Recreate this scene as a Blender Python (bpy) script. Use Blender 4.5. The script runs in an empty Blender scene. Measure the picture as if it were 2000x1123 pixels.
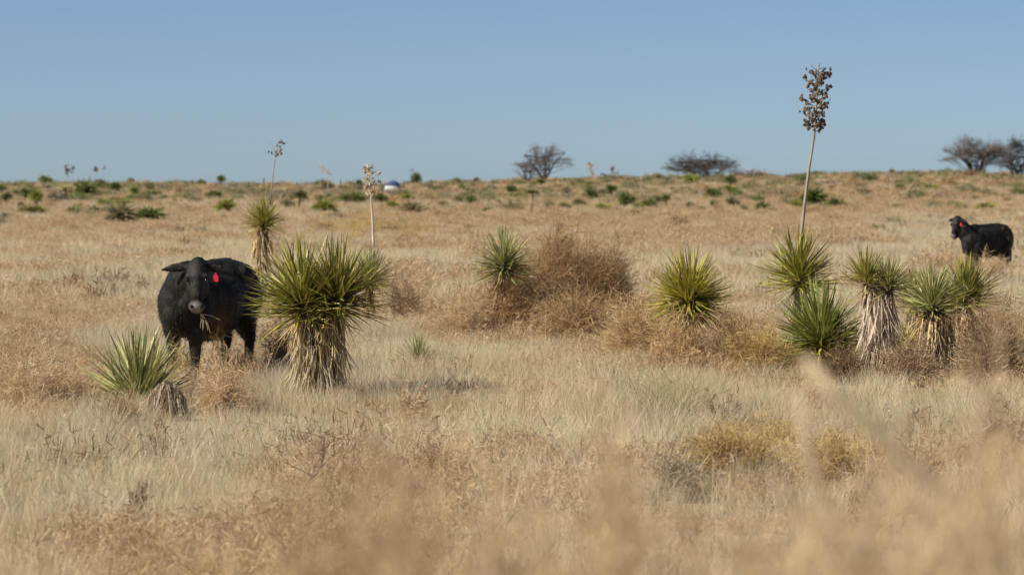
import bpy, math, random
import numpy as np
from mathutils import Vector, Matrix, noise, Euler

S = bpy.context.scene
C = S.collection
R = math.radians

# ------------------------------------------------------------ camera, sky, sun
FPX = 8000.0            # focal length in pixels of the 2000 px wide picture
CZ = 2.3
PITCH = math.atan(206.5 / FPX)
cam_d = bpy.data.cameras.new('camera')
cam_d.sensor_width = 36.0
cam_d.lens = 36.0 * FPX / 2000.0
cam_d.clip_start = 0.2
cam_d.clip_end = 20000
cam_d.dof.use_dof = True
cam_d.dof.focus_distance = 43.0
cam_d.dof.aperture_fstop = (cam_d.lens / 1000) / 0.032
cam = bpy.data.objects.new('camera', cam_d)
cam.location = (0, 0, CZ)
cam.rotation_euler = (math.pi / 2 - PITCH, 0, 0)
C.objects.link(cam)
S.camera = cam

SUN = Vector((-0.80, -0.36, 0.74)).normalized()      # towards the sun
sun_el = math.asin(SUN.z)
sun_az = math.atan2(SUN.x, SUN.y)
W = bpy.data.worlds.new('World')
S.world = W
W.use_nodes = True
nt = W.node_tree
nt.nodes.clear()
sky = nt.nodes.new('ShaderNodeTexSky')
sky.sky_type = 'NISHITA'
sky.sun_disc = False
sky.sun_elevation = sun_el
sky.sun_rotation = sun_az
sky.altitude = 1500
sky.air_density = 0.5
sky.dust_density = 1.0
sky.ozone_density = 3.0
tint = nt.nodes.new('ShaderNodeMix'); tint.data_type = 'RGBA'; tint.blend_type = 'MULTIPLY'
tint.inputs[0].default_value = 1.0
tint.inputs[7].default_value = (0.765, 0.77, 0.755, 1)
bg = nt.nodes.new('ShaderNodeBackground')
bg.inputs[1].default_value = 0.082
wo = nt.nodes.new('ShaderNodeOutputWorld')
nt.links.new(sky.outputs[0], tint.inputs[6])
nt.links.new(tint.outputs[2], bg.inputs[0])
nt.links.new(bg.outputs[0], wo.inputs[0])

sl = bpy.data.lights.new('sun', 'SUN')
sl.energy = 4.9
sl.angle = R(0.53)
sl.color = (1.0, 0.945, 0.82)
so = bpy.data.objects.new('sun', sl)
so.rotation_euler = SUN.to_track_quat('Z', 'Y').to_euler()
so.location = (-30, -20, 40)
C.objects.link(so)

S.view_settings.view_transform = 'Standard'
S.view_settings.look = 'None'
S.view_settings.gamma = 1
S.view_settings.exposure = 0.50
S.view_settings.use_curve_mapping = False
S.cycles.use_denoising = True
S.cycles.max_bounces = 6
S.cycles.transparent_max_bounces = 8

# ------------------------------------------------------------ ground shape, pixel to place
def sstep(t):
    t = min(1.0, max(0.0, t))
    return t * t * (3 - 2 * t)

HX = [(-200, 359), (0, 359), (400, 360), (700, 362), (900, 358), (1100, 352), (1300, 349), (1500, 348),
      (1650, 342), (1800, 338), (2000, 341), (2200, 345)]
def horizon_px(u):
    for (a, ya), (b, yb) in zip(HX, HX[1:]):
        if u <= b:
            t = max(0, (u - a) / (b - a))
            return ya + (yb - ya) * sstep(t)
    return HX[-1][1]
DR = 470.0
def ground_z(x, y):
    d = max(y, 0.0)
    u = 1000 + FPX * x / max(y, 60.0)
    u = min(2200, max(-200, u))
    ztop = CZ - (horizon_px(u) + 5.0 - 355.0) / FPX * DR
    t = (d - 215) / (DR - 215)
    z = ztop * (sstep(min(1, max(0, t))) * 0.5 + 0.5 * min(1, max(0, t)))
    if d > DR:
        z = ztop - (d - DR) ** 2 / 60000.0 if d < DR + 700 else ztop - 8.2 - (d - DR - 700) * 0.002
    z += 0.07 * noise.noise(Vector((x * 0.11, y * 0.07, 0))) * sstep((y - 5) / 20)
    if 90 < d < 520:
        z += 0.16 * noise.noise(Vector((x * 0.03, y * 0.018, 5))) * sstep((d - 90) / 60)
    bank = 0.95 * (1 - sstep((d - 5.5) / 12.0))
    return z + bank

def ray(px, py):
    xc = (px - 1000) / FPX
    yc = (561.5 - py) / FPX
    cp, sp = math.cos(PITCH), math.sin(PITCH)
    return Vector((xc, cp + yc * sp, -sp + yc * cp))
def at(px, py, d):
    r = ray(px, py)
    return Vector((0, 0, CZ)) + r * (d / r.y)
def spot(px, py):
    """the ground point seen at a pixel"""
    d = 4.0
    if py > 500: d = 19.0
    while d < 520:
        p = at(px, py, d)
        if p.z <= ground_z(p.x, p.y):
            break
        d *= 1.004
    p = at(px, py, d)
    p.z = ground_z(p.x, p.y)
    return p
def on_ground(px, d):
    x = (px - 1000) / FPX * d
    return Vector((x, d, ground_z(x, d)))

# ------------------------------------------------------------ materials
def mat(name):
    m = bpy.data.materials.new(name)
    m.use_nodes = True
    n = m.node_tree
    b = n.nodes['Principled BSDF']
    return m, n, b
def ramp(n, fac, stops):
    r = n.nodes.new('ShaderNodeValToRGB')
    e = r.color_ramp.elements
    while len(e) < len(stops): e.new(0.5)
    for el, (p, c) in zip(e, stops):
        el.position = p
        el.color = (*c, 1)
    n.links.new(fac, r.inputs[0])
    return r.outputs[0]
def noise_node(n, scale, detail=4, coord=None, rough=0.55):
    t = n.nodes.new('ShaderNodeTexNoise')
    t.inputs['Scale'].default_value = scale
    t.inputs['Detail'].default_value = detail
    t.inputs['Roughness'].default_value = rough
    if coord is not None: n.links.new(coord, t.inputs['Vector'])
    return t.outputs['Fac']
def world_pos(n):
    return n.nodes.new('ShaderNodeNewGeometry').outputs['Position']
def mixc(n, f, a, b, mode='MIX'):
    m = n.nodes.new('ShaderNodeMix'); m.data_type = 'RGBA'; m.blend_type = mode
    if isinstance(f, float): m.inputs[0].default_value = f
    else: n.links.new(f, m.inputs[0])
    for v, i in ((a, 6), (b, 7)):
        if isinstance(v, tuple): m.inputs[i].default_value = (*v, 1)
        else: n.links.new(v, m.inputs[i])
    return m.outputs[2]

def straw_material(name, stops, translucent=0.35, patch=0.25, tint=(0.75, 0.55, 0.36)):
    """thin dry matter: each clump its own shade from a ramp, drifts of other tone over metres"""
    m, n, b = mat(name)
    oi = n.nodes.new('ShaderNodeObjectInfo')
    pos = world_pos(n)
    fine = noise_node(n, 9.0, 2, pos)
    add = n.nodes.new('ShaderNodeMath'); add.operation = 'MULTIPLY_ADD'
    n.links.new(oi.outputs['Random'], add.inputs[0]); add.inputs[1].default_value = 0.55
    sc = n.nodes.new('ShaderNodeMath'); sc.operation = 'MULTIPLY'; sc.inputs[1].default_value = 0.45
    n.links.new(fine, sc.inputs[0]); n.links.new(sc.outputs[0], add.inputs[2])
    col = ramp(n, add.outputs[0], stops)
    big = noise_node(n, 0.16, 3, pos)
    f = ramp(n, big, [(0.42, (0, 0, 0)), (0.64, (patch, patch, patch))])
    col = mixc(n, f, col, mixc(n, 1.0, col, tint, 'MULTIPLY'))
    n.nodes.remove(b)
    d = n.nodes.new('ShaderNodeBsdfDiffuse'); t = n.nodes.new('ShaderNodeBsdfTranslucent')
    mx = n.nodes.new('ShaderNodeMixShader'); mx.inputs[0].default_value = translucent
    n.links.new(col, d.inputs[0]); n.links.new(col, t.inputs[0])
    n.links.new(d.outputs[0], mx.inputs[1]); n.links.new(t.outputs[0], mx.inputs[2])
    n.links.new(mx.outputs[0], n.nodes['Material Output'].inputs[0])
    return m

M = {}
M['pale'] = straw_material('pale_dry_grass', [(0.1, (0.46, 0.40, 0.29)), (0.5, (0.635, 0.545, 0.385)), (0.9, (0.74, 0.66, 0.49))], 0.35, 0.5, (0.93, 0.82, 0.70))
M['grey'] = straw_material('grey_dry_grass', [(0.1, (0.42, 0.36, 0.25)), (0.5, (0.56, 0.50, 0.375)), (0.9, (0.66, 0.60, 0.475))], 0.35, 0.3)
M['rust'] = straw_material('rust_dry_weed', [(0.1, (0.36, 0.25, 0.14)), (0.5, (0.54, 0.405, 0.255)), (0.9, (0.66, 0.50, 0.32))], 0.3, 0.2)
M['gold'] = straw_material('golden_weed', [(0.1, (0.36, 0.25, 0.11)), (0.5, (0.54, 0.40, 0.18)), (0.9, (0.66, 0.52, 0.27))], 0.3, 0.2)
M['russet'] = straw_material('russet_twigs', [(0.1, (0.25, 0.16, 0.085)), (0.5, (0.47, 0.325, 0.175)), (0.9, (0.62, 0.46, 0.27))], 0.2, 0.2)
M['lensweed'] = straw_material('tan_weed', [(0.1, (0.44, 0.32, 0.19)), (0.5, (0.60, 0.455, 0.285)), (0.9, (0.72, 0.57, 0.38))], 0.4, 0.1)
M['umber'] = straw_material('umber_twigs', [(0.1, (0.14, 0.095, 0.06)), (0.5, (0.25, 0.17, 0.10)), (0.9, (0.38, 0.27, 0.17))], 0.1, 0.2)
M['sage'] = straw_material('green_grey_grass', [(0.1, (0.22, 0.22, 0.12)), (0.5, (0.32, 0.31, 0.17)), (0.9, (0.44, 0.41, 0.26))], 0.3, 0.2)
M['twig'] = straw_material('grey_twigs', [(0.1, (0.14, 0.125, 0.125)), (0.5, (0.22, 0.20, 0.20)), (0.9, (0.32, 0.29, 0.28))], 0.0, 0.1)
M['mesq'] = straw_material('dark_mesquite_twigs', [(0.1, (0.05, 0.055, 0.05)), (0.5, (0.085, 0.09, 0.08)), (0.9, (0.14, 0.14, 0.125))], 0.1, 0.1)
M['stick'] = straw_material('bare_stick', [(0.1, (0.10, 0.07, 0.05)), (0.5, (0.16, 0.11, 0.075)), (0.9, (0.24, 0.17, 0.11))], 0.0, 0.1)
M['fardark'] = straw_material('far_green', [(0.1, (0.09, 0.115, 0.04)), (0.5, (0.16, 0.19, 0.065)), (0.9, (0.27, 0.28, 0.11))], 0.25, 0.1, (0.9, 0.9, 0.9))  # far foliage kept lighter and more olive: distance haze mixed into the colour
M['farlime'] = straw_material('far_yellow_green', [(0.1, (0.17, 0.19, 0.05)), (0.5, (0.29, 0.30, 0.08)), (0.9, (0.42, 0.40, 0.15))], 0.25, 0.1, (0.9, 0.9, 0.9))
M['farolive'] = straw_material('far_olive', [(0.1, (0.19, 0.17, 0.10)), (0.5, (0.29, 0.26, 0.145)), (0.9, (0.40, 0.36, 0.22))], 0.25, 0.1, (0.9, 0.9, 0.9))
M['fargrey'] = straw_material('far_grey', [(0.1, (0.17, 0.14, 0.12)), (0.5, (0.25, 0.20, 0.17)), (0.9, (0.36, 0.30, 0.25))], 0.2, 0.1, (0.9, 0.9, 0.9))
M['farpale'] = straw_material('far_pale_leaf', [(0.1, (0.40, 0.36, 0.18)), (0.5, (0.52, 0.46, 0.24)), (0.9, (0.62, 0.56, 0.34))], 0.2, 0.1, (0.9, 0.9, 0.9))

# ground soil and thatch
m, n, b = mat('thatched_soil')
pos = world_pos(n)
c1 = ramp(n, noise_node(n, 0.9, 8, pos, 0.7), [(0.3, (0.28, 0.22, 0.145)), (0.55, (0.40, 0.33, 0.225)), (0.75, (0.52, 0.44, 0.31))])
c2 = ramp(n, noise_node(n, 0.10, 4, pos), [(0.40, (1, 1, 1)), (0.62, (0.90, 0.79, 0.66))])
n.links.new(mixc(n, 1.0, c1, c2, 'MULTIPLY'), b.inputs['Base Color'])
b.inputs['Roughness'].default_value = 1.0
b.inputs['Specular IOR Level'].default_value = 0.1
bp = n.nodes.new('ShaderNodeBump'); bp.inputs['Strength'].default_value = 0.6; bp.inputs['Distance'].default_value = 0.05
n.links.new(noise_node(n, 6, 6, pos), bp.inputs['Height']); n.links.new(bp.outputs[0], b.inputs['Normal'])
M['soil'] = m

def leaf_material(name, base, mid, tip, vary=0.5, rough=0.42):
    m, n, b = mat(name)
    tc = n.nodes.new('ShaderNodeAttribute'); tc.attribute_name = 'along'
    col = ramp(n, tc.outputs['Fac'], [(0.0, base), (0.16, mid), (0.86, mid), (1.0, tip)])
    oi = n.nodes.new('ShaderNodeObjectInfo')
    hv = n.nodes.new('ShaderNodeHueSaturation')
    mr = n.nodes.new('ShaderNodeMapRange')
    n.links.new(oi.outputs['Random'], mr.inputs[0])
    mr.inputs[3].default_value = 1 - vary; mr.inputs[4].default_value = 1 + vary
    n.links.new(mr.outputs[0], hv.inputs['Value'])
    mr2 = n.nodes.new('ShaderNodeMapRange')
    fr = n.nodes.new('ShaderNodeMath'); fr.operation = 'MULTIPLY'; fr.inputs[1].default_value = 7.31
    fr2 = n.nodes.new('ShaderNodeMath'); fr2.operation = 'FRACT'
    n.links.new(oi.outputs['Random'], fr.inputs[0]); n.links.new(fr.outputs[0], fr2.inputs[0])
    n.links.new(fr2.outputs[0], mr2.inputs[0]); mr2.inputs[3].default_value = 0.47; mr2.inputs[4].default_value = 0.51
    n.links.new(mr2.outputs[0], hv.inputs['Hue'])
    n.links.new(col, hv.inputs['Color'])
    streak = noise_node(n, 25, 3, world_pos(n))
    sr = ramp(n, streak, [(0.3, (0.75, 0.75, 0.75)), (0.7, (1.2, 1.2, 1.1))])
    fin = mixc(n, 1.0, hv.outputs[0], sr, 'MULTIPLY')
    n.links.new(fin, b.inputs['Base Color'])
    b.inputs['Roughness'].default_value = rough
    b.inputs['Specular IOR Level'].default_value = 0.4
    tr = n.nodes.new('ShaderNodeBsdfTranslucent'); n.links.new(fin, tr.inputs[0])
    mx = n.nodes.new('ShaderNodeMixShader'); mx.inputs[0].default_value = 0.18
    n.links.new(b.outputs[0], mx.inputs[1]); n.links.new(tr.outputs[0], mx.inputs[2])
    n.links.new(mx.outputs[0], n.nodes['Material Output'].inputs[0])
    return m
M['leaf'] = leaf_material('yucca_leaf_green', (0.56, 0.51, 0.20), (0.30, 0.295, 0.062), (0.22, 0.17, 0.09))
M['leafy'] = leaf_material('yucca_leaf_yellow_green', (0.50, 0.45, 0.16), (0.38, 0.36, 0.058), (0.34, 0.26, 0.10))
M['leafs'] = leaf_material('yucca_leaf_silver_green', (0.48, 0.46, 0.27), (0.35, 0.36, 0.15), (0.32, 0.28, 0.19))
M['leafd'] = leaf_material('yucca_leaf_dark_green', (0.38, 0.37, 0.15), (0.21, 0.24, 0.06), (0.20, 0.17, 0.10))
M['dead'] = leaf_material('yucca_leaf_dead_straw', (0.58, 0.42, 0.16), (0.66, 0.52, 0.29), (0.62, 0.53, 0.38), 0.45, 0.8)
M['deadg'] = leaf_material('yucca_leaf_dead_grey', (0.42, 0.34, 0.22), (0.50, 0.43, 0.34), (0.54, 0.48, 0.41), 0.45, 0.9)

def plain(name, col, rough=0.8, scale=20, var=0.3, spec=0.3, bump=0.0):
    m, n, b = mat(name)
    tc = n.nodes.new('ShaderNodeTexCoord').outputs['Object']
    lo = tuple(c * (1 - var) for c in col); hi = tuple(min(1, c * (1 + var)) for c in col)
    f = noise_node(n, scale, 5, tc)
    n.links.new(ramp(n, f, [(0.3, lo), (0.7, hi)]), b.inputs['Base Color'])
    b.inputs['Roughness'].default_value = rough
    b.inputs['Specular IOR Level'].default_value = spec
    if bump:
        bb = n.nodes.new('ShaderNodeBump'); bb.inputs['Strength'].default_value = bump; bb.inputs['Distance'].default_value = 0.01
        n.links.new(f, bb.inputs['Height']); n.links.new(bb.outputs[0], b.inputs['Normal'])
    return m
M['trunk'] = plain('yucca_trunk_bark', (0.17, 0.13, 0.095), 0.95, 14, 0.4, 0.1, 0.5)
M['stalk'] = plain('bleached_flower_stalk', (0.50, 0.44, 0.36), 0.8, 6, 0.25)
M['stalkd'] = plain('weathered_flower_stalk', (0.30, 0.25, 0.20), 0.85, 6, 0.3)
M['pod'] = plain('seed_pod', (0.12, 0.088, 0.065), 0.85, 9, 0.55)
M['podp'] = plain('pale_seed_pod', (0.38, 0.28, 0.18), 0.85, 9, 0.4)
M['bark'] = plain('mesquite_bark', (0.085, 0.07, 0.06), 0.95, 6, 0.4, 0.1)
M['tag'] = plain('red_plastic_ear_tag', (0.62, 0.035, 0.065), 0.4, 5, 0.08)
M['eye'] = plain('cow_eye', (0.012, 0.008, 0.006), 0.12, 5, 0.1, 0.6)
M['nostril'] = plain('nostril_dark', (0.01, 0.009, 0.009), 0.6, 5, 0.1)
M['hoof'] = plain('hoof_horn', (0.05, 0.04, 0.035), 0.6, 12, 0.3)
M['tent_blue'] = plain('dark_blue_cloth', (0.045, 0.06, 0.17), 0.7, 3, 0.2)
M['tent_white'] = plain('white_cloth', (0.55, 0.58, 0.56), 0.7, 3, 0.1)
M['post'] = plain('grey_post_wood', (0.16, 0.13, 0.11), 0.9, 8, 0.3)

m, n, b = mat('black_cow_hide')
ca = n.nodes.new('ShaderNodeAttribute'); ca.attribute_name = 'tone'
tc = n.nodes.new('ShaderNodeTexCoord').outputs['Object']
black = ramp(n, noise_node(n, 7, 6, tc, 0.7), [(0.3, (0.005, 0.0046, 0.0044)), (0.6, (0.010, 0.009, 0.008)), (0.78, (0.034, 0.025, 0.019))])
vx = n.nodes.new('ShaderNodeTexNoise'); vx.inputs['Scale'].default_value = 38; vx.inputs['Detail'].default_value = 2
n.links.new(tc, vx.inputs['Vector'])
speck = ramp(n, vx.outputs['Fac'], [(0.72, (0, 0, 0)), (0.78, (0.6, 0.6, 0.6))])
black = mixc(n, speck, black, (0.20, 0.17, 0.14))
tone = mixc(n, 0.0, ca.outputs['Color'], (0.0, 0.0, 0.0))
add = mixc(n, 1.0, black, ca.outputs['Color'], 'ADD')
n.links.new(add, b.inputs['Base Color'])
b.inputs['Roughness'].default_value = 0.55
b.inputs['Specular IOR Level'].default_value = 0.22
b.inputs['Sheen Weight'].default_value = 0.03
b.inputs['Sheen Roughness'].default_value = 0.4
mp = n.nodes.new('ShaderNodeMapping'); mp.inputs['Scale'].default_value = (30, 60, 18)
n.links.new(tc, mp.inputs[0])
hb = n.nodes.new('ShaderNodeBump'); hb.inputs['Strength'].default_value = 0.7; hb.inputs['Distance'].default_value = 0.02
hn = noise_node(n, 1.0, 5, mp.outputs[0], 0.7)
n.links.new(hn, hb.inputs['Height']); n.links.new(hb.outputs[0], b.inputs['Normal'])
M['hide'] = m

# ------------------------------------------------------------ helpers for objects
def link(o, parent=None):
    C.objects.link(o)
    if parent is not None: o.parent = parent
    return o
def empty(name, loc, label, cat, group=None, rz=0.0, scale=1.0):
    o = bpy.data.objects.new(name, None)
    o.empty_display_size = 0.2
    o.location = loc; o.rotation_euler = (0, 0, rz); o.scale = (scale,) * 3
    o['label'] = label; o['category'] = cat
    if group: o['group'] = group
    return link(o)

class MB:
    """collects triangles and quads for one mesh"""
    def __init__(s): s.v = []; s.f = []; s.a = []
    def blade(s, pts, w, side=None, a0=0.0, a1=1.0):
        """flat tapered ribbon that ends in a point"""
        i = len(s.v); n_ = len(pts)
        if side is None:
            t = (pts[-1] - pts[0])
            side = t.cross(Vector((random.gauss(0, 1), random.gauss(0, 1), random.gauss(0, .4))))
            side = side.normalized() if side.length > 1e-6 else Vector((1, 0, 0))
        for k, p in enumerate(pts):
            t = k / (n_ - 1)
            if k == n_ - 1: s.v.append(p)
            else:
                ww = w * (1 - 0.6 * t) * 0.5
                s.v.append(p - side * ww); s.v.append(p + side * ww)
        for k in range(n_ - 1):
            b_ = i + 2 * k
            if k == n_ - 2: s.f.append((b_, b_ + 1, b_ + 2))
            else: s.f.append((b_, b_ + 1, b_ + 3, b_ + 2))
    def tube(s, pts, rad, sides=4, cap=True):
        i = len(s.v); n_ = len(pts)
        for k, p in enumerate(pts):
            d = (pts[min(k + 1, n_ - 1)] - pts[max(k - 1, 0)]).normalized()
            u = d.cross(Vector((0.13, 0.21, 1)) if abs(d.z) < 0.9 else Vector((1, 0.1, 0))).normalized()
            v = d.cross(u)
            for j in range(sides):
                a = 2 * math.pi * j / sides
                s.v.append(p + (u * math.cos(a) + v * math.sin(a)) * rad[k])
        for k in range(n_ - 1):
            for j in range(sides):
                a = i + k * sides + j; b_ = i + k * sides + (j + 1) % sides
                s.f.append((a, b_, b_ + sides, a + sides))
        if cap:
            s.f.append(tuple(i + j for j in range(sides))[::-1])
            s.f.append(tuple(i + (n_ - 1) * sides + j for j in range(sides)))
    def ball(s, c, r, seg=6, rings=4, rot=None, jit=0.0):
        i = len(s.v)
        for k in range(rings + 1):
            th = math.pi * k / rings
            for j in range(seg):
                ph = 2 * math.pi * j / seg
                p = Vector((r[0] * math.sin(th) * math.cos(ph), r[1] * math.sin(th) * math.sin(ph), r[2] * math.cos(th)))
                p *= 1 + random.uniform(-jit, jit)
                if rot: p = rot @ p
                s.v.append(p + c)
        for k in range(rings):
            for j in range(seg):
                a = i + k * seg + j; b_ = i + k * seg + (j + 1) % seg
                s.f.append((a, a + seg, b_ + seg, b_))
    def mesh(s, name, material, smooth=False):
        me = bpy.data.meshes.new(name)
        me.from_pydata([tuple(v) for v in s.v], [], s.f)
        me.materials.append(material)
        if smooth: me.polygons.foreach_set('use_smooth', [True] * len(me.polygons))
        return me
    def build(s, name, material, parent=None, smooth=False, stuff=False):
        o = bpy.data.objects.new(name, s.mesh(name, material, smooth))
        if stuff: o['kind'] = 'stuff'
        return link(o, parent)

def rv(s=1.0):
    return Vector((random.gauss(0, s), random.gauss(0, s), random.gauss(0, s)))

# ------------------------------------------------------------ ground
def build_ground():
    ys = [-60, -20, -5]
    y = 0.0
    while y < 7000:
        ys.append(y); y += max(0.7, y * 0.022)
    ys.append(9000)
    us = np.concatenate([[-6000, -2500, -1200, -600], np.linspace(-300, 2300, 105), [2700, 3400, 5000, 8000]])
    vs = []; fs = []
    for y in ys:
        for u in us:
            x = (u - 1000) / FPX * max(y, 60.0)
            if abs(u - 1000) > 1400: x += math.copysign(20 + 0.5 * abs(y), u - 1000) * min(1, (abs(u - 1000) - 1400) / 2000)
            vs.append((x, y, ground_z(x, y)))
    nu = len(us)
    for j in range(len(ys) - 1):
        for i in range(nu - 1):
            a = j * nu + i
            fs.append((a, a + 1, a + nu + 1, a + nu))
    me = bpy.data.meshes.new('ground')
    me.from_pydata(vs, [], fs)
    me.materials.append(M['soil'])
    me.polygons.foreach_set('use_smooth', [True] * len(me.polygons))
    o = bpy.data.objects.new('ground', me)
    o['kind'] = 'structure'
    link(o)
build_ground()

# ------------------------------------------------------------ grass tufts (stuff)
lib = bpy.data.collections.new('tuft_library')      # sources of the grass, not linked to the scene
def lib_obj(name, mb, material):
    o = bpy.data.objects.new(name, mb.mesh(name, material))
    lib.objects.link(o)
def grass_tuft(seed, nb, rad, h, w, lean=0.35, seg=3, curl=0.25):
    random.seed(seed)
    mb = MB()
    for k in range(nb):
        r = rad * math.sqrt(random.random()); a = random.uniform(0, 6.283)
        p0 = Vector((r * math.cos(a), r * math.sin(a), -0.03))
        hh = h * random.uniform(0.45, 1.1)
        out = Vector((math.cos(a), math.sin(a), 0)) * r / rad * lean + Vector((random.gauss(0, .22), random.gauss(0, .22), 0))
        bend = Vector((random.gauss(0, 1), random.gauss(0, 1), -0.3)) * curl
        pts = [p0 + (out * t + Vector((0, 0, 1)) * t + bend * t * t) * hh for t in [q / seg for q in range(seg + 1)]]
        mb.blade(pts, w * random.uniform(0.7, 1.3))
    return mb
def weed_tuft(seed, ns, rad, h, w, br=4):
    """branching brittle stems with curled leaflets"""
    random.seed(seed)
    mb = MB()
    for k in range(ns):
        r = rad * random.random() ** 0.6; a = random.uniform(0, 6.283)
        p = Vector((r * .4 * math.cos(a), r * .4 * math.sin(a), -0.03))
        d = Vector((math.cos(a) * r / rad * .8, math.sin(a) * r / rad * .8, 1)) + rv(.15)
        hh = h * random.uniform(.5, 1.1)
        pts = [p]
        for q in range(4):
            d = (d.normalized() + rv(.22)); pts.append(pts[-1] + d.normalized() * hh / 4)
        mb.blade(pts, w)
        for q in range(br):
            t = random.uniform(.3, 1)
            i = min(3, int(t * 4)); pp = pts[i].lerp(pts[i + 1], t * 4 - i if t < 1 else 1)
            dd = (rv(.7) + Vector((0, 0, .5))).normalized()
            l = hh * random.uniform(.12, .3)
            mid = pp + dd * l * .5 + rv(.02)
            mb.blade([pp, mid, pp + dd * l + rv(.03)], w * random.uniform(.7, 1.6))
    return mb
def bush_lib(seed):
    random.seed(900 + seed); mb = MB()
    for k in range(130):
        a = random.uniform(0, 6.28); el = math.asin(random.uniform(.1, 1))
        d = Vector((math.cos(a) * math.cos(el) * .8, math.sin(a) * math.cos(el) * .8, math.sin(el) * .62)) * random.uniform(.6, 1.1)
        mb.blade([d * .1, d * .5 + rv(.05), d], .05)
        for q in range(3):
            p = d * random.uniform(.5, 1); mb.blade([p, p + rv(.1), p + rv(.16)], .045)
    return mb
NAMES = []
for i in range(4): lib_obj('a%02d_near_pale' % i, grass_tuft(10 + i, 130, .17, .30, .0031, .35, 3, .18), M['pale'])
for i in range(2): lib_obj('a%02d_near_grey' % (4 + i), grass_tuft(20 + i, 130, .16, .30, .0031, .35, 3, .18), M['grey'])
for i in range(3): lib_obj('a%02d_near_rust' % (6 + i), weed_tuft(30 + i, 34, .20, .34, .0055, 5), M['rust'])
lib_obj('a09_near_gold', weed_tuft(40, 40, .20, .30, .0055, 5), M['gold'])
lib_obj('a10_near_sage', grass_tuft(41, 60, .12, .32, .006, .7, 3, .5), M['sage'])
lib_obj('a11_near_umber', weed_tuft(42, 26, .18, .32, .006, 5), M['umber'])
for i in range(3): lib_obj('a%02d_far_pale' % (12 + i), grass_tuft(50 + i, 110, .42, .36, .009, .3, 2, .15), M['pale'])
lib_obj('a15_far_grey', grass_tuft(56, 110, .42, .32, .009, .3, 2, .15), M['grey'])
for i in range(2): lib_obj('a%02d_far_rust' % (16 + i), weed_tuft(60 + i, 34, .42, .42, .016, 4), M['rust'])
lib_obj('a18_far_gold', weed_tuft(63, 34, .42, .36, .016, 4), M['gold'])
lib_obj('a19_far_sage', weed_tuft(64, 30, .34, .34, .016, 4), M['farolive'])
lib_obj('a20_far_umber', weed_tuft(65, 26, .34, .34, .016, 4), M['umber'])
# lone seed stems
def stems(seed):
    random.seed(seed); mb = MB()
    for k in range(7):
        p = Vector((random.gauss(0, .08), random.gauss(0, .08), 0)); d = Vector((random.gauss(0, .25), random.gauss(0, .25), 1))
        h = random.uniform(.4, .62)
        pts = [p, p + d * h * .5, p + d * h + rv(.04)]
        mb.blade(pts, .006)
        for q in range(5):
            t = random.uniform(.6, 1); pp = p + d * h * t
            mb.blade([pp, pp + rv(.03), pp + rv(.035) + Vector((0, 0, .03))], .007)
    return mb
lib_obj('a21_stems', stems(3), M['pale'])

# drifts of rust weed seen in the photograph: px, py, half width px, half height px, strength, kind
DRIFT = [(1090, 640, 230, 45, .9, 'rust'), (1400, 700, 160, 45, .9, 'rust'), (1300, 650, 130, 40, .6, 'rust'), (70, 770, 130, 55, .8, 'rust'),
         (430, 770, 70, 70, .9, 'rust'), (150, 640, 150, 30, .35, 'rust'), (40, 700, 70, 70, .4, 'rust'), (790, 580, 55, 50, .7, 'rust'), (900, 640, 70, 50, .6, 'rust'),
         (1430, 900, 120, 55, .9, 'gold'), (1650, 920, 70, 50, .8, 'gold'), (850, 930, 170, 60, .45, 'rust'), (1240, 940, 140, 60, .4, 'umber'),
         (600, 960, 130, 70, .4, 'umber'), (1250, 430, 300, 28, .55, 'rust'), (740, 445, 120, 30, .65, 'gold'), (300, 440, 260, 16, .5, 'rust'),
         (1600, 440, 120, 40, .35, 'rust'), (1750, 400, 260, 22, .6, 'rust'), (900, 430, 200, 20, .4, 'rust'), (100, 460, 130, 16, .3, 'rust'), (1290, 790, 45, 35, .6, 'sage'), (1840, 785, 60, 35, .6, 'sage'), (1250, 485, 200, 25, .35, 'grey'),
         (1900, 700, 130, 70, .75, 'umber'), (1620, 730, 160, 25, .6, 'umber'), (1060, 1060, 600, 90, .35, 'rust'), (560, 700, 90, 40, .6, 'umber'),
         (1500, 1000, 300, 60, .35, 'grey'), (250, 900, 260, 60, .4, 'grey'), (700, 800, 250, 40, .3, 'grey'), (1800, 860, 200, 50, .5, 'grey'),
         (1370, 470, 260, 26, .45, 'rust'), (560, 790, 90, 30, .4, 'grey')]
CLEAR = [(400, 765, 105, 26), (325, 846, 45, 26), (262, 836, 60, 16), (1600, 752, 70, 16), (1730, 765, 110, 22), (1840, 755, 90, 18), (400, 740, 110, 22), (1545, 728, 60, 14)]
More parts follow.
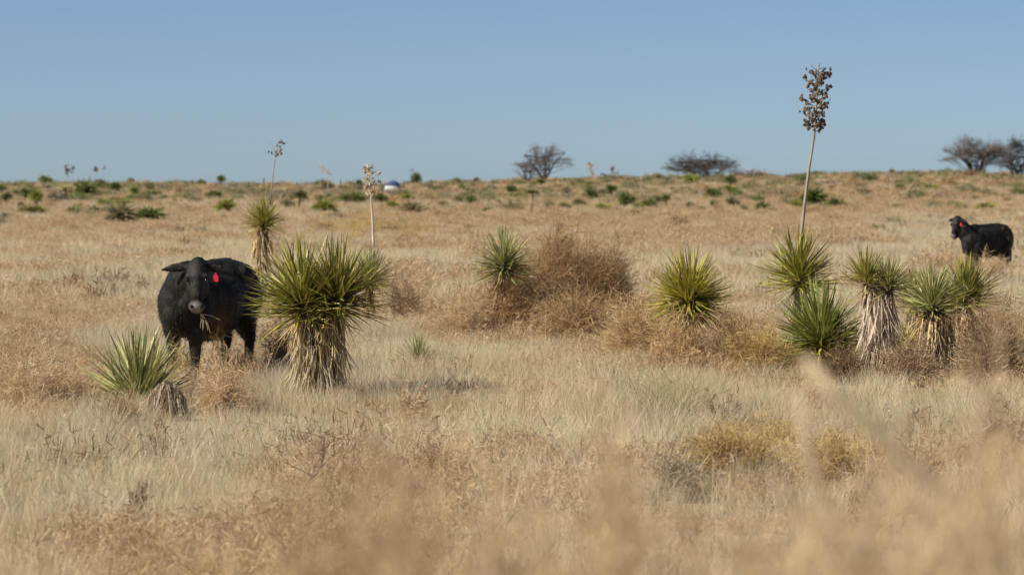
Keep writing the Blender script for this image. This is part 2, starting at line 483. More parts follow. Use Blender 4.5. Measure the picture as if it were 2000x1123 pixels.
def scatter(name, d0, d1, dens, kinds, smin, smax, seed, wedge=0.158, extra=1.5):
    rng = np.random.default_rng(seed); random.seed(seed)
    pts = []; idx = []; rot = []; scl = []
    area = wedge * (d1 * d1 - d0 * d0) + 2 * extra * (d1 - d0)
    n_ = int(area * dens)
    K = kinds
    while len(pts) < n_:
        d = math.sqrt(rng.uniform(d0 * d0, d1 * d1))
        hw = wedge * d + extra
        x = rng.uniform(-hw, hw)
        z = ground_z(x, d)
        px = 1000 + FPX * x / d; py = 355 + FPX * (CZ - z) / d
        if any(((px - a_) / b_) ** 2 + ((py - c_) / d_) ** 2 < 1 and random.random() < .65 for a_, c_, b_, d_ in CLEAR):
            n_ -= 1; continue
        kind = 'pale'
        nz = noise.fractal(Vector((x * .22, d * .13, 7)), 1.0, 2.0, 4)
        nz2 = noise.fractal(Vector((x * .5, d * .35, 31)), 1.0, 2.0, 3)
        if nz > 0.32 + random.gauss(0, .08): kind = 'rust'
        elif nz < -0.38 + random.gauss(0, .08): kind = 'grey'
        if nz2 > .55 and random.random() < .5: kind = 'umber'
        if nz2 < -.6 and random.random() < .3: kind = 'sage'
        for (cx, cy, rx, ry, st, kk) in DRIFT:
            q = ((px - cx) / rx) ** 2 + ((py - cy) / ry) ** 2
            if q < 1.6 and random.random() < st * max(0, 1.25 - q * .75): kind = kk
        if py < 425 and random.random() < .22: kind = 'rust'
        if py < 420 and name == 'low_scrub' and random.random() < .5: kind = 'sage'
        if random.random() < .012: kind = 'stem'
        if random.random() < .02: kind = 'umber'
        c = K.get(kind) or K['pale']
        pts.append((x, d, z)); idx.append(random.choice(c))
        rot.append((rng.normal(0, .08), rng.normal(0, .08), rng.uniform(0, 6.28)))
        nz3 = noise.noise(Vector((x * .35, d * .22, 77)))
        s_ = rng.uniform(smin, smax) * (1 + .35 * nz2) * (.62 if nz3 > .35 else 1.0)
        scl.append((s_, s_, s_ * rng.uniform(.75, 1.2)))
    me = bpy.data.meshes.new(name)
    me.from_pydata(pts, [], [])
    a = me.attributes.new('kind_index', 'INT', 'POINT'); a.data.foreach_set('value', idx)
    a = me.attributes.new('turn', 'FLOAT_VECTOR', 'POINT'); a.data.foreach_set('vector', np.array(rot, dtype=np.float32).ravel())
    a = me.attributes.new('size', 'FLOAT_VECTOR', 'POINT'); a.data.foreach_set('vector', np.array(scl, dtype=np.float32).ravel())
    o = bpy.data.objects.new(name, me)
    o['kind'] = 'stuff'
    link(o)
    g = bpy.data.node_groups.new(name + '_nodes', 'GeometryNodeTree')
    g.interface.new_socket('Geometry', in_out='INPUT', socket_type='NodeSocketGeometry')
    g.interface.new_socket('Geometry', in_out='OUTPUT', socket_type='NodeSocketGeometry')
    gi = g.nodes.new('NodeGroupInput'); go = g.nodes.new('NodeGroupOutput')
    iop = g.nodes.new('GeometryNodeInstanceOnPoints')
    ci = g.nodes.new('GeometryNodeCollectionInfo')
    ci.inputs['Collection'].default_value = lib
    ci.inputs['Separate Children'].default_value = True
    ci.inputs['Reset Children'].default_value = True
    def attr(nm, tp):
        x_ = g.nodes.new('GeometryNodeInputNamedAttribute'); x_.data_type = tp; x_.inputs[0].default_value = nm
        return x_.outputs[0]
    g.links.new(gi.outputs[0], iop.inputs['Points'])
    g.links.new(ci.outputs[0], iop.inputs['Instance'])
    iop.inputs['Pick Instance'].default_value = True
    g.links.new(attr('kind_index', 'INT'), iop.inputs['Instance Index'])
    e2r = g.nodes.new('FunctionNodeEulerToRotation')
    g.links.new(attr('turn', 'FLOAT_VECTOR'), e2r.inputs[0])
    g.links.new(e2r.outputs[0], iop.inputs['Rotation'])
    g.links.new(attr('size', 'FLOAT_VECTOR'), iop.inputs['Scale'])
    g.links.new(iop.outputs[0], go.inputs[0])
    md = o.modifiers.new('scatter', 'NODES'); md.node_group = g
    return o
lib_obj('a22_scrub', bush_lib(1), M['farolive'])
lib_obj('a23_scrub', bush_lib(2), M['russet'])
lib_obj('a24_scrub', bush_lib(3), M['fargrey'])
lib_obj('a25_scrub', bush_lib(4), M['rust'])
lib_obj('a26_scrub', bush_lib(5), M['fardark'])
NEARK = {'pale': [0, 1, 2, 3], 'grey': [4, 5], 'rust': [6, 7, 8], 'gold': [9], 'sage': [10], 'umber': [11, 6], 'stem': [21]}
FARK = {'pale': [12, 13, 14], 'grey': [15], 'rust': [16, 17], 'gold': [18], 'sage': [19], 'umber': [20, 16], 'stem': [21]}
scatter('dry_grass', 20.5, 75, 11, NEARK, .75, 1.25, 1)
scatter('dry_grass', 75, 230, 2.3, FARK, .7, 1.2, 2)
scatter('dry_grass', 230, 490, .9, FARK, .8, 1.5, 3)
SCRK = {'pale': [22, 25], 'grey': [24], 'rust': [23], 'gold': [25], 'sage': [22, 22, 26], 'umber': [24, 23], 'stem': [22]}
scatter('low_scrub', 150, 300, .022, SCRK, .35, .9, 7)
scatter('low_scrub', 300, 485, .12, SCRK, .4, 1.25, 8)
scatter('short_grass', 3.2, 20.5, 12, NEARK, .45, .75, 4)

# ------------------------------------------------------------ yuccas
def leaf_mesh(name, material, width, bend, twist, stations=5, fold=0.25):
    """one stiff blade of unit length along +Z, keeled, bent towards +Y and down"""
    vs = []; fs = []; al = []
    for k in range(stations):
        t = k / stations
        w = width * (0.75 + 0.6 * t if t < .3 else (0.93 * (1 - (t - .3) / .7) ** .75)) * .5
        a = twist * t
        c = Vector((0, bend * t * t, t * (1 - .35 * abs(bend) * t)))
        sx = Vector((math.cos(a), math.sin(a), 0))
        nn = Vector((-math.sin(a), math.cos(a), 0))
        for q in (-1, 0, 1):
            vs.append(c + sx * q * w + nn * (abs(q) * w * fold * 1.6))
            al.append(t)
    vs.append(Vector((0, bend, 1 - .35 * abs(bend)))); al.append(1.0)
    for k in range(stations - 1):
        for q in (0, 1):
            a = k * 3 + q
            fs.append((a, a + 1, a + 4, a + 3))
    a = (stations - 1) * 3
    fs += [(a, a + 1, a + 3), (a + 1, a + 2, a + 3)]
    me = bpy.data.meshes.new(name)
    me.from_pydata([tuple(v) for v in vs], [], fs)
    at_ = me.attributes.new('along', 'FLOAT', 'POINT'); at_.data.foreach_set('value', al)
    me.materials.append(material)
    return me
def leaf_set(tag, material, width, bends):
    return [leaf_mesh('leaf_' + tag, material, width * w, b_, tw) for b_ in bends for (tw, w) in ((.3, 1.0), (-.5, .85))]
LG = {k: leaf_set(k, M[k], .055, (.02, .08, -.05, .2, -.12, .42, .04)) for k in ('leaf', 'leafy', 'leafs', 'leafd')}
LD = {k: leaf_set(k, M[k], .045, (.18, .35, -.1)) for k in ('dead', 'deadg')}

def aim(dirv, roll, loc, length, wscale=1.0):
    q = dirv.to_track_quat('Z', 'Y').to_matrix().to_4x4()
    return Matrix.Translation(loc) @ q @ Matrix.Rotation(roll, 4, 'Z') @ Matrix.Diagonal((length * wscale, length * wscale, length, 1))
def merged(name, items, parent):
    """many leaves joined into one part"""
    V_ = []; F_ = []; A_ = []
    mi = items[0][0].materials[0]
    for me, mt in items:
        i = len(V_)
        V_ += [tuple(mt @ v.co) for v in me.vertices]
        F_ += [tuple(i + j for j in p.vertices) for p in me.polygons]
        A_ += [a.value for a in me.attributes['along'].data]
    me = bpy.data.meshes.new(name); me.from_pydata(V_, [], F_)
    a = me.attributes.new('along', 'FLOAT', 'POINT'); a.data.foreach_set('value', A_)
    me.materials.append(mi)
    o = bpy.data.objects.new(name, me); o['kind'] = 'stuff'
    return link(o, parent)

def yucca(px, base_py, label, heads, trunk_top_py, skirt=None, trunk_w=.1, seed=1, stalk=None, extra_green=0, cat='yucca', lift=0, group=None, scale_px=None):
    """heads: (px, py, leaf px, count, min elevation deg, set, dead set, n dying)"""
    random.seed(seed)
    g = spot(px, base_py)
    d = g.y
    ppm = FPX / d
    root = empty('yucca', g, label, cat, group)
    def loc(ax, ay): return at(ax, ay, d) - g
    # trunk
    ends = [loc(h[0], h[1]) for h in heads]
    mb = MB()
    for e in ends:
        b0 = Vector((e.x * .25, 0, -.1)); fork = Vector((e.x * .6, 0, e.z * .55))
        mb.tube([b0, fork, e + Vector((0, 0, .02))], [trunk_w * 1.15, trunk_w, trunk_w * .75], 8)
    mb.build('trunk', M['trunk'], root, True)
    leftover = {}
    for (hx, hy, lpx, cnt, emin, gset, dset, ndy) in heads:
        c = loc(hx, hy); L = lpx / ppm
        phi0 = random.uniform(0, 6.28)
        for k in range(cnt):
            t = (k + .5) / cnt
            el = math.asin(math.sin(R(emin)) + (1 - math.sin(R(emin))) * (t ** .92) * .995)
            az = phi0 + k * 2.39996 + random.gauss(0, .12)
            el += random.gauss(0, R(5))
            dv = Vector((math.cos(el) * math.cos(az), math.cos(el) * math.sin(az), math.sin(el)))
            ll = L * random.uniform(.92, 1.16)
            o_ = c + Vector((dv.x * .03, dv.y * .03, (t - .45) * .20 * L / .6))
            gs = LG[gset] if (gset != 'leaf' and gset != 'leafd' or t > .3 or random.random() < .35) else LG['leafy']
            lf = bpy.data.objects.new('leaf', random.choice(gs))
            lf.matrix_local = aim(dv, random.uniform(-.5, .5), o_, ll)
            link(lf, root)
        more = []
        for k in range(extra_green):
            az = random.uniform(0, 6.28); el = math.asin(random.uniform(math.sin(R(emin)), 1))
            dv = Vector((math.cos(el) * math.cos(az), math.cos(el) * math.sin(az), math.sin(el)))
            more.append((random.choice(LG[gset]), aim(dv, random.uniform(-.6, .6), c + rv(.03), L * random.uniform(.7, 1.02))))
        if more: merged('inner_leaves', more, root)
        for k in range(ndy):     # dying leaves that droop below the crown
            az = random.uniform(0, 6.28); el = R(random.uniform(-62, emin - 4))
            dv = Vector((math.cos(el) * math.cos(az), math.cos(el) * math.sin(az), math.sin(el)))
            lf = bpy.data.objects.new('dead_leaf', random.choice(LD[dset]))
            lf.matrix_local = aim(dv, random.uniform(-.3, .3), c - Vector((0, 0, .06)), L * random.uniform(.6, .95))
            link(lf, root)
    if skirt:
        # (top px, top py, top half width px, bottom px, bottom py, bottom half width px, count parts, count stuff, set top, set bottom)
        tx, ty, tw, bx_, by, bw, n1, n2, s1, s2 = skirt
        T = loc(tx, ty); B = loc(bx_, by); tw /= ppm; bw /= ppm
        H = T.z - B.z
        left = {}
        for k in range(n1 + n2):
            t = random.random() ** 1.0
            cpos = T.lerp(B, t)
            hw = (tw + (bw - tw) * t) * (.55 if t < .06 else 1)
            a = random.uniform(0, 6.28)
            rr = hw * random.uniform(.6, 1.0)
            o_ = cpos + Vector((math.cos(a) * rr, math.sin(a) * rr, 0))
            flare = random.uniform(.0, .20) if random.random() < .85 else random.uniform(.2, .6)
            dv = Vector((math.cos(a) * flare, math.sin(a) * flare, -1)).normalized() + rv(.09)
            ll = min(.48, max(.16, (1 - t) * H + .12)) * random.uniform(.6, 1.0)
            st = s1 if random.random() > t * 1.15 - .08 else s2
            me = random.choice(LD[st])
            mt = aim(dv.normalized(), random.uniform(0, 6.28), o_, ll)
            if k < n1:
                lf = bpy.data.objects.new('dead_leaf', me); lf.matrix_local = mt; link(lf, root)
            else: left.setdefault(st, []).append((me, mt))
        for st, it in left.items(): merged('dead_leaf_skirt', it, root)
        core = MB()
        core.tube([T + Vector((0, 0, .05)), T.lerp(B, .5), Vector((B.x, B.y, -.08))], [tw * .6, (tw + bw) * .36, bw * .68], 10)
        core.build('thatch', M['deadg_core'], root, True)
    if stalk: flower_stalk(root, g, d, *stalk)
    return root
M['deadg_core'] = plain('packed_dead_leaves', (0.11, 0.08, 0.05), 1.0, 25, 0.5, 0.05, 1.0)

def flower_stalk(root, g, d, pts, rad, n_br, pan0, reach, npod, podr, mk, pk, seed):
    """pts: pixels from the foot up; the panicle begins at share pan0"""
    random.seed(seed)
    P = [at(x, y, d + .05) - g for x, y in pts]
    st = MB(); n_ = len(P)
    st.tube(P, [rad * (1 - .75 * k / (n_ - 1)) for k in range(n_)], 6)
    s_o = st.build('flower_stalk', M[mk], root, True)
    def along(t):
        f = t * (n_ - 1); i = min(n_ - 2, int(f)); return P[i].lerp(P[i + 1], f - i)
    br = MB(); pods = MB()
    tops = []
    for k in range(n_br):
        t = pan0 + (1 - pan0) * (k / n_br) ** 1.1
        a = k * 2.4 + random.uniform(-.5, .5)
        prof = math.sin(math.pi * min(1, .18 + .80 * (t - pan0) / (1 - pan0))) ** .7
        L = reach * prof * random.uniform(.6, 1.15)
        p = along(t)
        q = [p, p + Vector((math.cos(a) * L * .5, math.sin(a) * L * .5, L * .12)), p + Vector((math.cos(a) * L, math.sin(a) * L, L * .55))]
        br.tube(q, [rad * .28, rad * .2, rad * .12], 3)
        tops.append(q)
    br.build('panicle', M[mk], root)
    for k in range(npod):
        q = random.choice(tops[:int(len(tops) * .85)]); t = random.uniform(.35, 1.0)
        p = (q[0].lerp(q[1], t * 2) if t < .5 else q[1].lerp(q[2], t * 2 - 1)) + rv(podr * .5)
        rr = podr * random.uniform(.7, 1.15)
        m1 = MB(); m1.ball(Vector((0, 0, 0)), (rr * .55, rr * .55, rr), 6, 4, Euler((random.uniform(-1.1, 1.1), random.uniform(-1.1, 1.1), 0)).to_matrix(), .12)
        o = bpy.data.objects.new('seed_pod', m1.mesh('seed_pod', M[pk])); o.location = p
        link(o, root)

# main plants  ------------------------------------------------
yucca(622, 792, 'large two-headed yucca with a thick skirt of dead straw leaves, beside the cow',
      [(590, 594, 122, 190, -20, 'leaf', 'dead', 60), (657, 588, 118, 180, -22, 'leaf', 'dead', 55)], 600,
      (622, 603, 52, 622, 768, 46, 230, 520, 'dead', 'deadg'), .10, 11, None, 240)
yucca(272, 806, 'low stemless yucca of spreading silver-green blades with a grey stump at its foot',
      [(270, 786, 132, 295, -4, 'leafs', 'dead', 8)], 780, None, .06, 12, None, 60)
yucca(1345, 716, 'round yellow-green yucca ball rising out of rust-brown weeds right of the big tumbled bush',
      [(1347, 585, 94, 295, -50, 'leafy', 'dead', 40)], 590, (1350, 640, 20, 1350, 700, 17, 50, 120, 'dead', 'deadg'), .09, 13, None, 420)
yucca(1546, 712, 'yucca carrying the tall stalk of dark seed pods',
      [(1560, 545, 92, 220, -14, 'leaf', 'deadg', 50)], 545, (1558, 560, 8, 1548, 700, 9, 60, 120, 'deadg', 'deadg'), .05, 14,
      ([(1563, 520), (1566, 450), (1572, 395), (1580, 330), (1590, 268), (1594, 215), (1597, 165), (1599, 125)], .027, 46, .60, .20, 240, .033, 'stalkd', 'pod', 5), 30)
yucca(1608, 735, 'dense low yucca of blue-green upright blades in front of the stalk-bearing yucca',
      [(1603, 668, 112, 290, -24, 'leafd', 'dead', 14), (1622, 690, 80, 60, -30, 'leafy', 'dead', 4)], 670, None, .08, 15, None, 170)
yucca(1718, 752, 'yucca with ragged lopsided crown over a tall pale-grey dead leaf skirt',
      [(1692, 546, 60, 130, -4, 'leaf', 'dead', 40), (1736, 560, 64, 130, -14, 'leafs', 'dead', 44)], 560,
      (1714, 558, 32, 1722, 735, 32, 190, 420, 'deadg', 'deadg'), .08, 16, None, 60)
yucca(1830, 742, 'yucca with small sparse crown and wide drooping grey skirt, second from right of the group',
      [(1820, 598, 80, 220, -10, 'leafs', 'dead', 64)], 600, (1822, 603, 33, 1838, 722, 42, 190, 420, 'dead', 'deadg'), .08, 17, None, 90)
yucca(1880, 728, 'rightmost yucca of the row, its green crown highest above the brown weeds',
      [(1888, 582, 80, 240, -14, 'leaf', 'dead', 70)], 580, (1880, 600, 24, 1872, 700, 30, 110, 200, 'dead', 'deadg'), .07, 18, None, 120)
yucca(1786, 700, 'half-hidden green yucca crown between the ragged yucca and the wide-skirted one',
      [(1785, 584, 60, 150, -14, 'leaf', 'dead', 20)], 590, (1782, 600, 10, 1786, 690, 12, 50, 60, 'deadg', 'deadg'), .06, 19)
yucca(1768, 722, 'small yellow-green young yucca squeezed between two grey skirts',
      [(1768, 678, 52, 130, -5, 'leafy', 'dead', 4)], 680, None, .04, 20)
yucca(978, 668, 'yucca crown of pale-edged blades leaning on the left of the big tumbled bush',
      [(984, 520, 70, 240, -32, 'leafs', 'dead', 40)], 520, (978, 555, 18, 975, 640, 18, 50, 100, 'dead', 'deadg'), .07, 21, None, 120)
yucca(512, 620, 'slender yucca behind the cow with round dark-green head and thin flower stalk',
      [(515, 436, 48, 240, -14, 'leaf', 'dead', 66)], 430, (513, 452, 20, 510, 560, 10, 110, 180, 'dead', 'deadg'), .05, 22,
      ([(528, 400), (532, 355), (536, 318), (541, 296), (545, 272)], .014, 20, .62, .15, 18, .028, 'stalkd', 'pod', 6))
yucca(722, 640, 'yucca half hidden behind the large two-headed one, with a bleached white flower stalk',
      [(722, 548, 62, 220, -20, 'leafs', 'dead', 20)], 552, (722, 565, 12, 722, 625, 12, 40, 60, 'dead', 'deadg'), .07, 23,
      ([(731, 530), (729, 470), (727, 420), (724, 380), (721, 345), (718, 316)], .026, 26, .58, .17, 75, .030, 'stalk', 'podp', 7))
yucca(818, 726, 'little grass-like green yucca seedling alone in the pale grass',
      [(818, 708, 52, 130, 15, 'leafs', 'dead', 10)], 712, None, .03, 24)

# dead stump beside the low yucca
random.seed(77)
g = spot(325, 822)
root = empty('dead_stump', g, 'weathered grey stump shagged with dead leaves leaning on the low yucca', 'stump', None, 0, 1.35)
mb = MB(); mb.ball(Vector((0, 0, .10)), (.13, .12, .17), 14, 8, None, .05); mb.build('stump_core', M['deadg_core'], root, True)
for k in range(170):
    a = random.uniform(0, 6.28); t = random.random() ** .8
    o_ = Vector((math.cos(a) * (.04 + .11 * t), math.sin(a) * (.04 + .11 * t), .29 - .14 * t))
    dv = Vector((math.cos(a) * .5 * (1.1 - t), math.sin(a) * .5 * (1.1 - t), -1)).normalized() + rv(.06)
    lf = bpy.data.objects.new('dead_leaf', random.choice(LD['deadg'])); lf.matrix_local = aim(dv.normalized(), random.uniform(0, 6.28), o_, random.uniform(.14, .30)); link(lf, root)

# ------------------------------------------------------------ dry bushes
def bush_mesh(seed, ns, w, h, th, br=6, tangle=.35):
    """unit-less tangled dome of forking stems: w, h in metres"""
    random.seed(seed); mb = MB()
    for k in range(ns):
        a = random.uniform(0, 6.283); el = math.asin(random.uniform(.12, 1) ** .8)
        d = Vector((math.cos(a) * math.cos(el), math.sin(a) * math.cos(el), math.sin(el)))
        L = random.uniform(.75, 1.12)
        L *= 1 + .8 * noise.noise(Vector((d.x * 2.1, d.y * 2.1, d.z * 2.1 + seed * 3.7)))
        tgt = Vector((d.x * w * .5, d.y * w * .5, d.z * h)) * L
        p0 = Vector((random.gauss(0, w * .13), random.gauss(0, w * .10), 0))
        pts = [p0]
        for q in range(1, 5):
            pts.append(p0.lerp(tgt, q / 4) + rv(tangle * .12 * min(w, h)))
        mb.blade(pts, th)
        for q in range(br):
            t = random.uniform(.35, .99); i = min(3, int(t * 4)); pp = pts[i].lerp(pts[i + 1], t * 4 - i)
            dd = (d + rv(.8)); l = min(w, h) * random.uniform(.12, .30)
            e = pp + dd.normalized() * l
            mb.blade([pp, pp.lerp(e, .5) + rv(l * .2), e], th * random.uniform(.6, 1.1))
            if random.random() < .6:
                f = e + (dd + rv(.9)).normalized() * l * .5
                mb.blade([pp.lerp(e, .6), f], th * .8)
    return mb
def trim_low(v): return v
def bush(px, base, wpx, hpx, mk, label, seed, dens=1.0, th=1.0, group=None, name='dry_bush', tangle=.35):
    g = spot(px, base); ppm = FPX / g.y
    w = wpx / ppm; h = hpx / ppm + min(.16, .25 * hpx / ppm)     # the foot is sunk in the grass
    ns = int(420 * dens * max(.5, min(2.2, w)))
    o = bush_mesh(seed, ns, w, h, .0075 * th * max(1, g.y / 60), 8, tangle).build(name, M[mk])
    o.location = g
    o['label'] = label; o['category'] = 'bush'
    if group: o['group'] = group
    return o
bush(1078, 628, 170, 150, 'russet', 'tallest tangled rust-brown bush in the middle of the field', 101, 1.7)
bush(1172, 628, 140, 122, 'russet', 'rounded brown bush joined to the right of the tallest tangled bush', 102, 1.5)
bush(1082, 638, 120, 90, 'umber', 'dark twigs standing in for the shaded hollow at the foot of the tallest tangled bush', 103, 1.0)  # shade of the hollow put in as darker twigs
bush(998, 668, 140, 130, 'russet', 'low rusty bush hiding the foot of the pale-edged yucca', 104, 1.1)
bush(1120, 690, 160, 90, 'russet', 'low sprawling rusty bush in front of the tallest tangled bush', 105, 1.1)
bush(1240, 712, 130, 110, 'russet', 'sprawling rusty bush left of the round yellow-green yucca', 106, 1.1)
bush(1325, 742, 140, 88, 'russet', 'rust weed bush with dark stems right under the round yellow-green yucca', 107, 1.2)
bush(1355, 725, 80, 60, 'umber', 'dark twiggy shrub behind the foot of the round yellow-green yucca', 108, .8)
bush(1430, 726, 110, 80, 'umber', 'dull brown shrub just right of the round yellow-green yucca', 109, 1.0)
bush(1482, 740, 140, 82, 'gold', 'orange-gold tangled weed bush before the stalk-bearing yucca', 110, 1.2)
bush(905, 668, 100, 72, 'rust', 'small faded rusty bush left of the pale-edged yucca', 111, .7)
bush(790, 640, 66, 88, 'rust', 'upright reddish weed bush right of the large two-headed yucca', 112, .8)
bush(432, 815, 100, 92, 'rust', 'fluffy orange-brown weed bush between the low yucca and the two-headed yucca', 113, 1.0)
bush(365, 742, 90, 78, 'gold', 'tall straw-stemmed weed bush in front of the cow with hay in its mouth', 114, .12, 1.5, None, 'dry_bush', .5)
bush(425, 742, 76, 84, 'gold', 'spindly straw weed before the hind part of the nearer cow', 115, .10, 1.5, None, 'dry_bush', .5)
bush(480, 742, 70, 42, 'rust', 'short rust weed at the hind feet of the nearer cow', 116, .5)
bush(545, 735, 60, 75, 'umber', 'dark twiggy weed between cow and two-headed yucca', 117, .7)
bush(60, 815, 160, 80, 'rust', 'wide reddish-brown weed bush at the left edge of the field', 118, 1.0)
bush(150, 812, 90, 62, 'rust', 'smaller reddish weed bush touching the low yucca on its left', 119, .8)
bush(238, 832, 90, 46, 'rust', 'reddish dead weed under the low silver-green yucca', 120, .8)
bush(800, 845, 84, 90, 'rust', 'sparse open seed-headed weed standing in pale grass below the seedling yucca', 121, .22, 1.5, None, 'dry_bush', .6)
bush(1430, 945, 170, 88, 'gold', 'golden-brown bushy weed mat in the near grass', 122, 1.3)
bush(1625, 955, 110, 80, 'gold', 'smaller golden weed mat right of the wide golden one', 123, 1.0)
bush(1945, 760, 130, 120, 'umber', 'tall brown-grey weed bush at the right edge beside the yucca row', 124, 1.2)
bush(1895, 745, 70, 60, 'rust', 'low weed bush at the foot of the rightmost yucca', 125, .8)
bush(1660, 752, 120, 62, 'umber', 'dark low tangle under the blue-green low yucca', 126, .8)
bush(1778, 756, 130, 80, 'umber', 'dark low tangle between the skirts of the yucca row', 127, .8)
bush(1960, 900, 110, 70, 'umber', 'brown weed clump low at the right edge of the near grass', 128, .8)
bush(1310, 980, 120, 80, 'grey', 'bleached grey-green brush clump left below the golden weed mat', 129, .9)
bush(860, 950, 120, 60, 'rust', 'matted rust weed in the middle of the near grass', 130, .8)
bush(1790, 985, 110, 110, 'rust', 'spiny upright brown weed in the near grass below the yucca row', 131, .3, 1.6, None, 'dry_bush', .6)
bush(270, 1030, 60, 66, 'umber', 'small dark dry weed alone in the near left grass', 132, .35, 1.3, None, 'dry_bush', .6)
bush(150, 566, 34, 26, 'rust', 'small lone rust tuft left of the nearer cow', 133, .5)
bush(1515, 470, 34, 16, 'farolive', 'flat dark olive shrub behind the stalk-bearing yucca', 134, .6)
bush(1830, 492, 26, 10, 'umber', 'low dark brown shrub left of the farther black cow', 135, .5)
bush(1940, 556, 95, 42, 'rust', 'tan weed bush below the belly of the farther black cow', 136, .5)
bush(1880, 550, 50, 38, 'rust', 'small rusty weed in front of the farther cow forelegs', 137, .5)

# bare crooked branch on the ground left of centre
g = spot(600, 985)
random.seed(5)
mb = MB()
P = [at(x, y, g.y) - g for x, y in [(590, 990), (592, 962), (604, 938), (622, 922), (630, 900), (634, 875), (633, 852)]]
mb.tube(P, [.010, .009, .008, .008, .006, .005, .003], 5)
for k in range(26):
    i = random.randint(0, 5); p = P[i].lerp(P[i + 1], random.random()); q = p + Vector((random.gauss(0, .09), random.gauss(0, .08), random.uniform(.0, .14)))
    mb.tube([p, p.lerp(q, .5) + rv(.015), q], [.004, .003, .0015], 3)
o = mb.build('bare_branch', M['stick']); o.location = g
o['label'] = 'crooked bare dark branch sticking up from pale grass'; o['category'] = 'branch'

# ------------------------------------------------------------ cows
def cow(name, g, yaw, label, scale, head_local, head_yaw, poll_z, head_pitch, tag_side, seed, belly_brown, hk=1.07):
    root = empty(name, g, label, 'cow', None, yaw, scale)
    mb = MB()
    def E(c, r, rot=None): mb.ball(Vector(c), r, 20, 14, rot)
    def limb(pts):
        # overlapping tapered capsules
        for (p, r), (q, s_) in zip(pts, pts[1:]):
            p = Vector(p); q = Vector(q)
            n_ = max(2, int((q - p).length / (min(r, s_) * .35)))
            for k in range(n_ + 1):
                t = k / n_
                rr = r + (s_ - r) * t
                mb.ball(p.lerp(q, t), (rr, rr, rr), 12, 8)
    # trunk of the body
    E((.42, 0, .84), (.36, .31, .38)); E((.50, 0, 1.0), (.30, .18, .30)); E((.15, 0, .86), (.45, .36, .41)); E((-.15, 0, .87), (.45, .375, .42))
    E((-.42, 0, .98), (.38, .31, .37)); E((-.62, 0, 1.02), (.24, .27, .30)); E((.02, 0, .76), (.52, .34, .35))
    E((.68, 0, .72), (.16, .14, .22)); E((.60, 0, .85), (.22, .24, .30))
    for s_ in (-1, 1):
        E((.40, .20 * s_, .83), (.20, .13, .31)); E((-.48, .24 * s_, 1.16), (.14, .09, .12)); E((-.62, .20 * s_, .90), (.20, .13, .32))
        E((-.80, .10 * s_, 1.08), (.07, .06, .07)); E((-.05, .2 * s_, .85), (.34, .19, .32))
    E((-.30, 0, 1.27), (.42, .10, .07)); E((.40, 0, 1.26), (.20, .09, .07)); E((.05, 0, 1.26), (.4, .12, .06))
    # legs
    for s_ in (-1, 1):
        dx = .06 * s_
        limb([((.44 + dx, .19 * s_, .72), .15), ((.46 + dx, .19 * s_, .60), .125), ((.48 + dx, .18 * s_, .42), .082), ((.48 + dx, .18 * s_, .22), .048), ((.48 + dx, .18 * s_, .12), .055), ((.51 + dx, .18 * s_, .05), .060)])
        limb([((-.60 + dx, .20 * s_, .85), .20), ((-.52 + dx, .22 * s_, .68), .16), ((-.66 + dx, .20 * s_, .50), .10), ((-.74 + dx, .19 * s_, .44), .07), ((-.70 + dx, .19 * s_, .22), .050), ((-.69 + dx, .19 * s_, .12), .056), ((-.66 + dx, .19 * s_, .05), .062)])
    # tail
    limb([((-.84, 0, 1.16), .05), ((-.90, .02, 1.0), .035), ((-.90, .03, .7), .028), ((-.89, .03, .45), .045), ((-.89, .03, .30), .03)])
    # head frame
    hx, hy = head_local
    cyw, syw = math.cos(head_yaw), math.sin(head_yaw)
    fwd = Vector((cyw, syw, 0)); side = Vector((-syw, cyw, 0)); up = Vector((0, 0, 1))
    Rp = Matrix.Rotation(head_pitch, 3, side)        # positive tips the nose down
    fw = Rp @ fwd; uw = Rp @ up
    HM = Matrix((fw, side, uw)).transposed()
    O = Vector((hx, hy, poll_z))
    def H(f, s_, u): return O + fw * f * hk + side * s_ * hk + uw * u * hk
    def EH(c, r): mb.ball(H(*c), tuple(q * hk for q in r), 18, 12, HM)
    EH((-.06, 0, -.09), (.13, .122, .12)); EH((-.05, 0, -.012), (.075, .080, .058)); EH((.0, 0, -.16), (.115, .108, .11))
    for s_ in (-1, 1):
        EH((.052, .090 * s_, -.155), (.052, .036, .030)); EH((-.05, .062 * s_, -.27), (.09, .058, .12)); EH((.10, .036 * s_, -.475), (.06, .048, .045))
    EH((.045, 0, -.27), (.08, .078, .13)); EH((.075, 0, -.37), (.07, .068, .11)); EH((.085, 0, -.46), (.075, .096, .066)); EH((.03, 0, -.42), (.07, .065, .11)); EH((.06, 0, -.515), (.05, .06, .03))
    # ears: flattened, tapering, drooped outward
    for s_ in (-1, 1):
        for k in range(8):
            t = k / 7
            wv = .018 + .048 * math.sin(math.pi * min(1, .12 + t * .85))
            c = H(-.06 - .02 * t, s_ * (.10 + .26 * t), -.065 - (.03 if s_ > 0 else -.015) * t * 1.0 - .04 * t * t)
            mb.ball(c, (.018, .03, wv), 10, 8, HM)
    # neck
    N0 = Vector((.55, 0, 1.04)); N3 = H(-.10, 0, -.13)
    N1 = N0.lerp(N3, .35) + Vector((.06, 0, .02)); N2 = N0.lerp(N3, .7) + Vector((.03, 0, 0))
    for a_, b_, ra, rb in ((N0, N1, .235, .20), (N1, N2, .20, .165), (N2, N3, .165, .125)):
        for k in range(6):
            t = k / 5; rr = ra + (rb - ra) * t
            mb.ball(a_.lerp(b_, t) - Vector((0, 0, .03)), (rr * .8, rr * .8, rr * 1.12), 14, 10)
